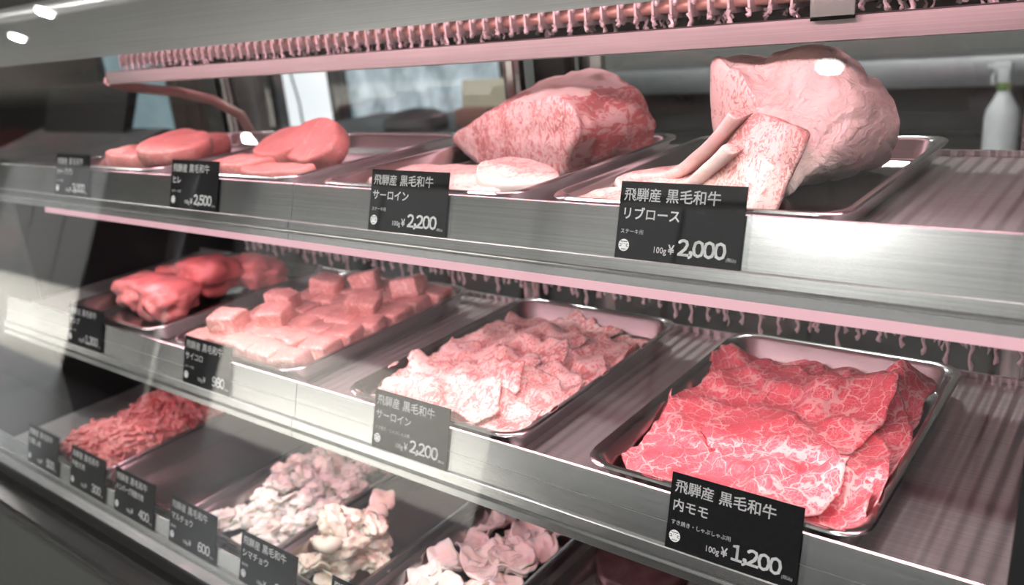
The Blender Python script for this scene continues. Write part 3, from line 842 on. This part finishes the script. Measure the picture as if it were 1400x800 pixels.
# leftmost tray: three pale fillet slices
steak('fillet_steak', slab(outline(.80, .58, 1), .26, 1), fm, (-12.15, 6.55, F1), (0, .03, .3), 'pale fillet slice lying nearest the 3,000 yen card', GS)
steak('fillet_steak', slab(outline(.60, .50, 2), .22, 2), fm, (-11.55, 6.6, F1 + .10), (math.radians(8), .12, -.2), 'pale fillet slice, right of the two front slices in the leftmost tray', GS)
steak('fillet_steak', slab(outline(.60, .45, 3), .30, 3), fm, (-12.55, 7.4, F1), (0, 0, .6), 'pale fillet slice lying at the back of the leftmost tray', GS)
# fillet tray: four pieces
steak('fillet_steak', slab(outline(.46, .40, 4), .24, 4), fm, (-9.45, 6.3, F1), (0, 0, .2), 'small fillet steak lying left in the tray behind the 2,500 yen card', GS)
steak('fillet_steak', slab(outline(.52, .40, 5), .24, 5), fm, (-9.12, 6.85, F1 + .06), (math.radians(20), -.12, .25), 'fillet steak tilted up behind the small one', GS)
steak('fillet_steak', slab(outline(.58, .28, 6), .20, 6), fm, (-8.52, 6.05, F1), (0, 0, .12), 'narrow fillet steak lying across the front of its tray', GS)
steak('fillet_steak', slab(outline(.52, .36, 7, irr=.14), .26, 7), fm, (-8.55, 6.85, F1 + .01), (math.radians(40), .08, -.2), 'rounded fillet steak leaning on edge behind the narrow one', GS)
# sirloin steaks in front of the block
steak('sirloin_steak', slab(outline(1.2, .58, 9, irr=.12), .13, 9), sm, (-6.05, 6.36, F1), (0, 0, -.12), 'large sirloin steak lying behind the 2,200 yen card', GS)
steak('sirloin_steak', slab(outline(.46, .40, 10, irr=.14), .12, 10), sm, (-5.15, 6.42, F1 + .02), (math.radians(-2), math.radians(9), -.5), 'smaller sirloin steak overlapping the right end of the large one', GS)
# rib steaks
rs = [M['steak_pale'], M['fat']]
steak('rib_steak', slab(outline(.52, .36, 11, irr=.12), .13, 11), rs, (-3.55, 5.98, F1), (0, 0, .15), 'rib steak lying flat at the front left of its tray', GS)
steak('rib_steak', slab(outline(.5, .32, 12, irr=.12), .13, 12), rs, (-3.45, 6.42, F1 + .03), (math.radians(6), 0, .1), 'rib steak lying flat behind the front one', GS)
def ribbon(path, th, y0, y1, seed, skew=0.0):
    """slice seen on its edge: (x,z) path, thickness th, running back from y0 to y1"""
    pts = [Vector((a, 0, b)) for a, b in path]; fine = []
    for k in range(len(pts) - 1):
        for j in range(6):
            t = j / 6; p0, p1, p2, p3 = pts[max(k - 1, 0)], pts[k], pts[k + 1], pts[min(k + 2, len(pts) - 1)]
            fine.append(p1 + (p2 - p0) * .5 * t + (p0 - p1 * 2.5 + p2 * 2 - p3 * .5) * t * t + (p3 - p0 + (p1 - p2) * 3) * .5 * t ** 3)
    fine.append(pts[-1]); rows = []; m = len(fine)
    for k, p in enumerate(fine):
        t = (fine[min(k + 1, m - 1)] - fine[max(k - 1, 0)]).normalized(); nn = Vector((-t.z, 0, t.x))
        if nn.z < 0: nn = -nn
        e = min(1, .75 + 4 * k / m, .75 + 4 * (1 - k / m)); hh = th * .5 * e
        ya = y0 + skew * k / m + .02 * fbm(p, 3, 2, seed); yb_ = y1 - (1 - e) * .2
        sec = [(ya + .02, -hh), (ya, -hh * .6), (ya, hh * .6), (ya + .02, hh), (ya + .10, hh * 1.02), (ya + .14, hh), ((ya + yb_) / 2, hh), (yb_ - .03, hh), (yb_, 0), (yb_ - .03, -hh), ((ya + yb_) / 2, -hh), (ya + .12, -hh)]
        rows.append([Vector((p.x, y, p.z)) + nn * h + Vector((0, 0, .012 * fbm((p.x, y, 0), 4, 2, seed))) for y, h in sec])
    q = MB(); V = q.grid(rows, closed=True); q.cap(V[0], flip=True); q.cap(V[-1])
    q.bm.faces.ensure_lookup_table()
    for i in range(m - 1):
        for j in (11, 0, 1, 2, 3): q.bm.faces[i * 12 + j].material_index = 1
    return q
def slice3d(q, mats, at, label):
    return tag(q.build('rib_steak', mats, at=at, sharp=None), label, 'steak', GS)
slice3d(ribbon([(-4.0, -1.56), (-3.75, -1.50), (-3.42, -1.44), (-3.16, -1.26), (-3.0, -1.10), (-2.87, -.93)], .10, 6.4, 6.85, 13, .05), [M['steak_pale'], M['ribbon_edge']], (-3.4, 6.6, F1), 'long rib steak curving up onto the cut face of the rib joint')
slice3d(ribbon([(-3.5, -1.60), (-3.28, -1.55), (-3.10, -1.44), (-2.94, -1.30), (-2.80, -1.16)], .11, 6.16, 6.50, 14, .04), [M['steak_pale'], M['ribbon_edge']], (-3.1, 6.3, F1), 'short rib steak bent upward below the long curved one')
fr_ = [[-2.78, 6.7, -0.95], [-2.65, 6.67, -0.98], [-2.49, 6.62, -1.03], [-2.48, 6.52, -1.13], [-2.49, 6.42, -1.23], [-2.52, 6.25, -1.4], [-2.57, 6.04, -1.61], [-2.76, 6.03, -1.62], [-3.02, 6.11, -1.54], [-2.99, 6.27, -1.38], [-2.95, 6.44, -1.21], [-2.88, 6.59, -1.06]]
ex = Vector((.15, .12, -.07))
bk = [tuple(Vector(p) + ex) for p in fr_]
q = joint('steak', [bk, fr_], None, None, n=64, per=4, amp=.012, freq=4, seed=9, crease=.01, caps=8, round_end=.012, zmin=F1 + .004)
bmesh.ops.recalc_face_normals(q.bm, faces=q.bm.faces)
for f in q.bm.faces:
    f.normal_update()
    f.material_index = 0 if f.normal.dot(Vector((0, -.7, .7))) > .6 else 1
slice3d(q, [M['steak_pale'], M['sir_side']], (-2.6, 6.3, F1), 'thick rib steak leaning upright against the white rib joint')

# --------------------------------------------------------------- rump chunks
F2 = P2 + .022
def chunk(rx, ry, rz, seed, amp=.35, flat=True, sub=4):
    q = MB(); g = bmesh.ops.create_icosphere(q.bm, subdivisions=sub, radius=1)
    for v in q.bm.verts:
        p = v.co.copy()
        m = max(abs(p.x), abs(p.y), abs(p.z))
        p = p.lerp(p / m * .82, .55)
        p *= 1 + amp * fbm(v.co, 1.3, 3, seed) * .8
        p += v.co * (.06 * fbm(v.co, 5, 2, seed + 3))
        v.co = Vector((p.x * rx, p.y * ry, p.z * rz))
    for f in q.bm.faces: f.smooth = True
    return q
GR = 'chunks of rump on the middle shelf'
hm = HM(-12.9, -10.4, 5, 8, F2)
RCH = [(-12.15, 5.95, .52, .40, .26, 'red rump chunk lying nearest the 1,300 yen card'), (-11.35, 5.85, .45, .42, .28, 'red rump chunk, right one of the front pair'),
       (-12.35, 6.75, .45, .42, .25, 'red rump chunk behind the left front chunk'), (-11.55, 6.65, .46, .44, .33, 'tall red rump chunk at the middle of its tray'),
       (-11.2, 7.3, .40, .4, .28, 'red rump chunk at the back right of its tray')]
for k, (x, y, a, b_, c, lab) in enumerate(RCH):
    q = chunk(a, b_, c, 20 + k)
    o = q.build('rump_chunk', M['rump'], at=(x, y, F2), local=True, sharp=None)
    z = hm.drop(verts_of(o), x, y, .0); o.location = P(x, y, z)
    tag(o, lab, 'beef chunk', GR)

# -------------------------------------------------------------- diced beef
protos = []
for k in range(6):
    q = MB(); q.box(-.20, .20, -.185, .185, -.13, .13, .04)
    bmesh.ops.subdivide_edges(q.bm, edges=q.bm.edges[:], cuts=3, use_grid_fill=True)
    for v in q.bm.verts: v.co += v.co.normalized() * (.05 * fbm(v.co, 4, 3, 30 + k))
    for f in q.bm.faces: f.smooth = True
    o = q.build('beef_cube', M['cube'], at=(0, 0, -8), local=True, sharp=50)
    tag(o, 'cube of pale marbled beef lying among the others in the diced beef tray', 'beef cube', 'diced beef cubes')
    protos.append(o)
hm = HM(-9.95, -7.35, 4.9, 8.1, F2)
k = 0; spots = []
for layer in range(2):
    for r in range(7):
        for c in range(5):
            x = -9.48 + c * .42 + rnd.uniform(-.03, .03) + (.2 if layer else 0); y = 5.28 + r * .40 + rnd.uniform(-.03, .03) + (.2 if layer else 0)
            if layer and (c > 3 or r > 5 or (c + r) % 2 or rnd.random() < .30): continue
            if not layer and c == 0 and r in (5, 6): continue
            spots.append((x, y, layer))
for x, y, lay in spots:
    pr = protos[k % 6]; first = k < 6
    R_ = (Matrix.Rotation(rnd.uniform(-.22, .22) + (.4 if lay else .1), 3, 'Z') @ Matrix.Rotation(rnd.uniform(-.2, .2) * (1.2 if lay else .4), 3, 'X') @ Matrix.Rotation(rnd.uniform(-.2, .2) * (1.2 if lay else .4), 3, 'Y'))
    v = verts_of(pr) @ np.array(R_).T
    if lay: z = hm.drop(v, x, y, .05)
    else:
        z = F2 - float(v[:, 2].min()); hm.splat(v[:, 0] + x, v[:, 1] + y, v[:, 2] + z)
    if first: pr.location = P(x, y, z); pr.rotation_euler = R_.to_euler()
    else: place_copy(pr, R_, (x, y, z))
    k += 1

# ------------------------------------------------------------- thin slices
def sheet(hm, cx, cy, rx, ry, rot, th, seed, irr=.18, ruffle=.05, lift=None, nr=22, ns=110, blur=5, edge=None):
    """a thin limp slice draped over whatever lies below it"""
    Hs = np.maximum(hm.H, hm.blur(blur))
    ca, sa = math.cos(rot), math.sin(rot)
    top = []
    for i in range(nr + 1):
        s = max(i, .35) / nr; row = []
        for j in range(ns):
            a = 2 * math.pi * j / ns; c, d = math.cos(a), math.sin(a)
            r = 1 + irr * fbm((c, d, 0), 1.2, 2, seed) + .05 * fbm((c * 3, d * 3, 1), 2.4, 2, seed + 1) + .10 * (abs(c * d) * 2) ** 2
            lx, ly = rx * r * s * c, ry * r * s * d
            x = cx + lx * ca - ly * sa; y = cy + lx * sa + ly * ca
            x = min(max(x, hm.lim[0]), hm.lim[1]); y = min(max(y, hm.lim[2]), hm.lim[3])
            z = float(hm.get(np.array([x]), np.array([y]), Hs)[0])
            z += ruffle * s ** 3 * (.5 + .5 * math.sin(a * 9 + 3 * fbm((c, d, 0), 1.5, 1, seed + 5))) + .014 * (fbm((x, y, 0), 2.6, 3, seed) + .5)
            if lift: z += lift(lx / rx, ly / ry)
            row.append((x, y, z))
        top.append(row)
    q = MB()
    e = .006
    bot = [[(x, y, z + e) for x, y, z in r] for r in top]
    tp = [[(x, y, z + th) for x, y, z in r] for r in top]
    mid = [(cx + (x - cx) * 1.012, cy + (y - cy) * 1.012, z + th * .5) for x, y, z in top[-1]]
    V = q.grid(bot + [mid] + tp[::-1], closed=True)
    q.cap(V[0], smooth=True, flip=True); q.cap(V[-1], smooth=True)
    A = np.array([p for r in tp for p in r])
    hm.splat(A[:, 0], A[:, 1], A[:, 2])
    return q
def slice_obj(q, m, at, label, group):
    o = q.build('beef_slice', m, at=at, sharp=None)
    return tag(o, label, 'beef slice', group)
# bright red slices
hm = HM(-3.6, -1.25, 4.85, 8.1, F2).walls(-3.56, -1.30, 4.92, 8.06, .22)
def pointed(ax, ay, h, w=.35):
    return lambda x, y: h * math.exp(-((x - ax) ** 2 + (y - ay) ** 2) / w ** 2)
RED = [(-2.45, 6.3, .85, 1.25, 0, .06, None, 'red slice forming the bottom of the bright red pile'),
       (-2.95, 7.35, .50, .50, .2, .06, pointed(-.7, .6, .16), 'dark red slice at the back left corner of its tray'),
       (-2.3, 7.35, .65, .45, -.1, .05, pointed(0, .8, .10), 'red slice across the back of the tray, low in the pile'),
       (-1.82, 7.15, .38, .62, -.1, .06, pointed(.35, .4, .34, .6), 'red slice rolled up high at the back right corner'),
       (-1.85, 6.45, .45, .62, .25, .05, pointed(-.2, .9, .08), 'red slice on the right side, below the rolled one'),
       (-1.80, 5.75, .40, .70, .1, .05, pointed(.9, .1, .10), 'red slice hanging toward the right rim near the front'),
       (-2.85, 6.6, .58, .75, -.3, .05, pointed(-.9, .4, .07), 'red slice with a ragged edge along the left rim'),
       (-1.75, 5.25, .38, .33, .2, .05, pointed(.4, .9, .20, .4), 'red slice folded over at the front right corner'),
       (-2.75, 5.75, .68, .80, .1, .045, None, 'broad red slice spread over the front left of the pile'),
       (-2.25, 6.35, .58, .85, -.35, .045, pointed(.75, .75, .16, .3), 'red slice in the middle with one corner standing up'),
       (-2.15, 5.45, .55, .48, .1, .045, pointed(.8, -.3, .07), 'red slice lying behind the 1,200 yen card')]
for k, (x, y, rx, ry, ro, th, lf, lab) in enumerate(RED):
    q = sheet(hm, x, y, rx, ry, ro, th * .7, 40 + k, lift=lf, ruffle=.03)
    slice_obj(q, M['red_slice'], (x, y, F2), lab, 'bright red thin slices')
# pale marbled slices: two columns of overlapping slices
hm = HM(-6.55, -4.15, 4.85, 8.1, F2).walls(-6.52, -4.22, 4.92, 8.08, .22)
k = 0
for r in range(6):
    for c in (0, 2, 1):
        y = 7.42 - r * .43 + rnd.uniform(-.06, .06); x = (-5.97, -5.37, -4.77)[c] + rnd.uniform(-.06, .06)
        q = sheet(hm, x, y, rnd.uniform(.40, .48), rnd.uniform(.42, .52), rnd.uniform(-.4, .4), .028, 60 + k, irr=.26, ruffle=.035, nr=16, ns=96, blur=3,
                  lift=pointed(rnd.uniform(-.8, .8), rnd.uniform(-.8, .8), .03))
        lab = 'pale marbled thin slice, %s column of its tray, %s row from the back rim' % (('left', 'middle', 'right')[c], ('first', 'second', 'third', 'fourth', 'fifth', 'front')[r])
        slice_obj(q, M['pale_slice'], (x, y, F2), lab, 'pale marbled thin slices'); k += 1

# -------------------------------------------------------------------- mince
F3 = P3 + .022
q = MB(); rg = random.Random(11)
def mound(x, y):
    u = (x + 12.25) / .78; v = (y - 5.6) / 1.5
    return .52 * max(0, 1 - u * u) ** .6 * max(0, 1 - v ** 4) * (1 + .35 * fbm((x, y, 0), 1.6, 2, 9))
rows = []
for i in range(30):
    x = -12.93 + 1.38 * i / 29
    rows.append([(x, 4.35 + 2.6 * j / 49, F3 + .015 + mound(x, 4.35 + 2.6 * j / 49)) for j in range(50)])
q.grid(rows)
for _ in range(2600):
    x = rg.uniform(-12.9, -11.6); y = rg.uniform(4.4, 6.9); z = F3 + .03 + mound(x, y); a = rg.uniform(0, 6.28); pts = []
    ln = rg.uniform(.03, .055); b_ = rg.uniform(-.5, .9)
    for k in range(5):
        pts.append((x, y, z)); x += ln * math.cos(a); y += ln * math.sin(a); z = max(z + b_ * ln * .6, F3 + .03 + mound(x, y)); a += rg.uniform(-.9, .9); b_ -= .35
    q.tube(pts, .022, 5)
o = q.build('minced_beef', M['grind'], at=(-12.25, 5.6, F3), sharp=None)
tag(o, 'heap of red minced beef at the far left of the lowest deck', 'minced beef'); o['kind'] = 'stuff'

# ------------------------------------------------------------------- offal
def offal(hm, kind, n, mat, region, label, group, size, seed, mkproto, sink=.08):
    rg = random.Random(seed); protos = []
    for k in range(8):
        o = mkproto(k, size, seed).build('offal_piece', mat, at=(0, 0, -8), local=True, sharp=None)
        tag(o, label, 'offal', group); protos.append(o)
    VV = [verts_of(o) for o in protos]
    for k in range(n):
        while True:
            x = rg.uniform(region[0], region[1]); y = rg.uniform(region[2], region[3])
            if region[4](x, y) > rg.random(): break
        R_ = Matrix.Rotation(rg.uniform(0, 6.28), 3, 'Z') @ Matrix.Rotation(rg.uniform(-.6, .6), 3, 'X') @ Matrix.Rotation(rg.uniform(-.4, .4), 3, 'Y')
        # settle: try a few spots nearby and take the lowest
        best = None
        for _ in range(5):
            xx = min(max(x + rg.uniform(-.15, .15), region[0]), region[1]); yy = min(max(y + rg.uniform(-.15, .15), region[2]), region[3])
            v = VV[k % 8] @ np.array(R_).T
            z = max(hm.rest(v, xx, yy) - sink, hm.z - float(v[:, 2].min()))
            if best is None or z < best[2]: best = (xx, yy, z, v)
        xx, yy, z, v = best
        hm.splat(v[:, 0] + xx, v[:, 1] + yy, v[:, 2] + z)
        if k < 8: protos[k].location = P(xx, yy, z); protos[k].rotation_euler = R_.to_euler()
        else: place_copy(protos[k % 8], R_, (xx, yy, z))
def lump(k, s, seed):
    q = MB(); bmesh.ops.create_icosphere(q.bm, subdivisions=4, radius=1)
    rg = random.Random(seed * 31 + k); a, b_, c = s * rg.uniform(.9, 1.5), s * rg.uniform(.7, 1.0), s * rg.uniform(.55, .8)
    for v in q.bm.verts:
        p = v.co.copy(); f = 1 + .40 * fbm(p, 1.4, 3, seed + k) + .34 * (.5 - 1.6 * abs(fbm(p, 1.9, 2, seed + k + 5))) + .05 * fbm(p, 7, 2, seed)
        v.co = Vector((p.x * a * f, p.y * b_ * f, p.z * c * f))
    for f in q.bm.faces: f.smooth = True
    return q
def curl(k, s, seed):
    """short thick ring-like piece: a bent tube with lumpy wall"""
    q = MB(); rg = random.Random(seed * 17 + k); pts = []; rad = []
    R0 = s * rg.uniform(.6, .9); arc = rg.uniform(2.2, 4.2); m = 12
    for i in range(m + 1):
        t = i / m; a = arc * (t - .5)
        pts.append((R0 * math.sin(a), R0 * (1 - math.cos(a)) - R0 * .5, .1 * s * math.sin(t * 9 + k)))
        e = min(1, 4 * t + .35, 4 * (1 - t) + .35)
        rad.append(s * .46 * e * (1 + .3 * fbm((t * 4, k, 0), 1.5, 2, seed)))
    q.tube(pts, .1, 12, radii=rad)
    for v in q.bm.verts: v.co += v.co.normalized() * (s * .22 * fbm(v.co / s, 1.7, 2, seed + k))
    return q
def flap(k, s, seed):
    """folded sheet of tripe-like tissue"""
    q = MB(); rg = random.Random(seed * 23 + k); n, m = 16, 12; rows = []; low = []
    w, l = s * rg.uniform(1.2, 1.8), s * rg.uniform(1.0, 1.5); f1 = rg.uniform(-.3, .3)
    for i in range(n + 1):
        u = i / n * 2 - 1; r = []; r2 = []
        for j in range(m + 1):
            v = j / m * 2 - 1
            ed = 1 - .25 * (u * v) ** 2
            x = u * w * ed * (1 + .12 * fbm((u, v, k), 1.4, 2, seed)); y = v * l * ed * (1 + .12 * fbm((u, v, k), 1.4, 2, seed + 3))
            z = s * (.55 * abs(u - f1) + .30 * math.sin(v * 2.2 + k) * u + .30 * fbm((u, v, k), 1.5, 2, seed + 7))
            r.append((x, y, z + s * .13)); r2.append((x * .97, y * .97, z - s * .13))
        rows.append(r); low.append(r2)
    A = q.grid(rows); B = q.grid(low)
    for i in range(n):
        for (a, b_) in ((0, 0), (m, m)):
            f = q.bm.faces.new((A[i][a], A[i + 1][a], B[i + 1][a], B[i][a])); f.smooth = True
    for j in range(m):
        for a in (0, n):
            f = q.bm.faces.new((A[a][j], A[a][j + 1], B[a][j + 1], B[a][j])); f.smooth = True
    return q
def mix_lc(k, s, seed): return curl(k, s * 1.1, seed) if k % 4 == 3 else flap(k, s * .8, seed) if k % 4 == 1 else lump(k, s * 1.1, seed)
offal(HM(-9.2, -7.6, 4.2, 7.4, F3).walls(-9.22, -7.62, 4.25, 7.4, .22), 'w', 84, M['offal_white'], (-8.9, -7.9, 4.55, 6.9, lambda x, y: 1.0 if y < 6.4 else .5),
      'lumpy white offal piece in the heap behind the 600 yen card', 'white offal pieces', .128, 3, mix_lc)
offal(HM(-7.55, -6.2, 4.2, 7.4, F3).walls(-7.55, -6.25, 4.25, 7.4, .22), 'p', 27, M['offal_peach'], (-7.25, -6.55, 4.55, 5.65, lambda x, y: 1.0 if y < 5.3 else .45),
      'peach coloured offal piece heaped at the front of the half empty tray', 'peach coloured offal pieces', .155, 5, mix_lc)
offal(HM(-6.15, -4.7, 4.2, 7.4, F3).walls(-6.15, -4.72, 4.25, 7.4, .22), 'f', 56, M['offal_pink'], (-5.85, -5.05, 4.55, 6.75, lambda x, y: 1.0),
      'pale pink folded offal flap in the tray at the right of the lowest deck', 'pale pink folded offal', .118, 8, flap)
for k, (x, y, a, b_, lab) in enumerate(((-4.0, 6.5, .5, .42, 'dark liver slab at the back of the rightmost bottom tray'), (-3.55, 5.7, .52, .45, 'dark liver slab in the middle of the rightmost bottom tray'), (-4.0, 4.95, .5, .42, 'dark liver slab at the front of the rightmost bottom tray'))):
    steak('liver_slab', slab(outline(a, b_, 80 + k), .16, 80 + k, amp=.05, rim=False), M['liver'], (x, y, F3), (0, 0, .4 * k), lab, 'dark liver slabs', 'liver')

# --------------------------------------------------------------- staff room
M['stain'] = simple('worktop_steel', (.42, .46, .48), .35, metal=.8)
M['beige'] = simple('beige_board', (.46, .44, .34), .6)
t = thing('work_table', (-8, 29, FZ), 'dark steel work table against the back wall, seen through the case', 'table')
q = MB(); q.box(-20, 2, 26, 33.5, -5.9, -5.6, .03); q.build('table_top', M['dark'], t)
for x, y in ((-19.4, 26.6), (1.4, 26.6), (-19.4, 33), (1.4, 33)):
    q = MB(); q.box(x - .25, x + .25, y - .25, y + .25, FZ, -5.9); q.build('leg', M['dark'], t)
t = thing('wall_shelf', (-9, 32.5, -2.7), 'long grey steel wall shelf above the work table', 'shelf')
q = MB(); q.box(-20.0, 1.5, 31.0, 33.9, -2.95, -2.7, .03); q.box(-20.0, 1.5, 30.9, 31.05, -3.6, -2.66, .02); q.build('shelf_board', M['stain'], t)
for x in (-17, -10, -3):
    q = MB(); q.prism_x([(31.3, -2.95), (33.9, -2.95), (33.9, -4.3), (33.6, -4.3)], x - .1, x + .1); q.build('bracket', M['stain'], t)
q = MB(); q.box(-19.5, 1, 33.6, 33.95, -5.5, -3.7); o = q.build('splash_panel', M['dark'], at=(-9, 33.8, -5.5)); tag(o, 'dark panel on the wall under the grey wall shelf', 'panel')
# spray bottle
bx, by, bz = -4.35, 29.3, -5.6
t = thing('spray_bottle', (bx, by, bz), 'white spray bottle with a green collar at the far right', 'spray bottle')
q = MB(); q.lathe([(.42, 0), (.48, .05), (.48, 1.25), (.44, 1.5), (.26, 1.85), (.17, 2.05), (.17, 2.1)], (bx, by, bz), 28); q.build('bottle_body', M['white_pl'], t)
q = MB(); q.lathe([(.21, 2.08), (.22, 2.12), (.22, 2.24), (.19, 2.28)], (bx, by, bz), 24); q.build('collar', M['green_pl'], t)
q = MB(); q.box(bx - .2, bx + .14, by - .14, by + .14, bz + 2.28, bz + 2.75, .06); q.box(bx - .34, bx + .18, by - .13, by + .13, bz + 2.62, bz + 2.92, .07); q.tube([(bx - .3, by, bz + 2.78), (bx - .48, by, bz + 2.76)], .06, 12); q.build('spray_head', M['white_pl'], t)
q = MB(); q.tube([(bx - .25, by, bz + 2.62), (bx - .34, by, bz + 2.45), (bx - .30, by, bz + 2.25)], .045, 8); q.build('trigger', M['white_pl'], t)
# items by the frosted window
t = thing('side_counter', (-30, 27.5, FZ), 'dark counter below the frosted staff room window', 'counter')
q = MB(); q.box(-33.5, -20.5, 24.2, 31, -4.6, -4.2, .03); q.build('counter_top', M['dark'], t)
q = MB(); q.box(-33.1, -20.9, 24.5, 30.8, FZ, -4.6); q.build('cabinet', M['dark'], t)
q = MB(); q.lathe([(1.35, 0), (1.42, .25), (1.3, .55), (.9, .78), (.25, .88), (.1, .9)], (-25.6, 25.6, -4.2), 28); o = q.build('dark_lid', M['dark'], at=(-25.6, 25.6, -4.2)); tag(o, 'dark domed lid on the counter before the frosted window', 'lid')
q = MB(); q.prism_x([(27.0, -4.2), (27.5, -4.2), (27.5, -2.4), (27.2, -2.4)], -24.2, -21.2); o = q.build('beige_board', M['beige'], at=(-22.7, 27.2, -4.2)); tag(o, 'beige board standing on the counter beside the frosted window', 'board')
q = MB(); q.box(-23.9, -22.2, 26.2, 26.9, -4.2, -3.45, .08); o = q.build('brown_box', simple('brown_card', (.22, .10, .08), .6), at=(-23.05, 26.5, -4.2)); tag(o, 'small brown box in front of the beige board', 'box')
# cords hanging before the white pane
for k, (x, l, lab) in enumerate(((-44.4, -4.9, 'black cord hanging straight before the white window, left one'), (-43.6, -4.9, 'black cord curving slightly before the white window, right one'))):
    q = MB(); q.tube([(x, 33.2, 6), (x - .1, 33.2, 0), (x + (.25 if k else 0), 33.2, -2.4), (x + (.55 if k else 0), 33.2, -3.8), (x + (.55 if k else -.1), 33.2, -9.0)], .07, 8)
    o = q.build('hanging_cord', M['black'], at=(x, 33.2, -9.0)); tag(o, lab, 'cord')
# tall lockers between the panes
t = thing('tall_locker', (-50.5, 32.5, FZ), 'dark brown tall locker between the two staff room windows', 'locker')
M['brown'] = simple('brown_laminate', (.085, .062, .055), .5)
q = MB(); q.box(-54.4, -46.9, 31.2, 33.8, FZ, 8, .05); q.build('locker_body', M['brown'], t)
for k in range(4):
    q = MB(); q.box(-54.2 + k * 1.82, -52.5 + k * 1.82, 31.05, 31.2, FZ + .5, 7.6, .04); q.build('locker_door', M['brown'], t)
# dark till beyond the left end of the case
t = thing('cash_register', (-33.2, 14.5, -4.6), 'dark machine on a counter beyond the left end of the case', 'machine')
q = MB(); q.prism_x([(13.2, -4.6), (17.0, -4.6), (17.0, -3.0), (15.8, -2.6), (13.2, -3.4)], -38.0, -28.2); q.build('machine_body', M['dark'], t)
q = MB(); q.prism_x([(15.4, -2.7), (15.8, -2.65), (16.5, -1.0), (16.1, -1.0)], -37.0, -30.5); q.build('screen', M['black'], t)
t = thing('end_counter', (-34, 16, FZ), 'grey counter standing beyond the left end of the case', 'counter')
q = MB(); q.box(-44, -22, 12.5, 19, -4.9, -4.6, .04); q.build('counter_top', M['panel'], t)
q = MB(); q.box(-43.5, -22.5, 12.9, 18.6, FZ, -4.9); q.build('cabinet', M['panel'], t)
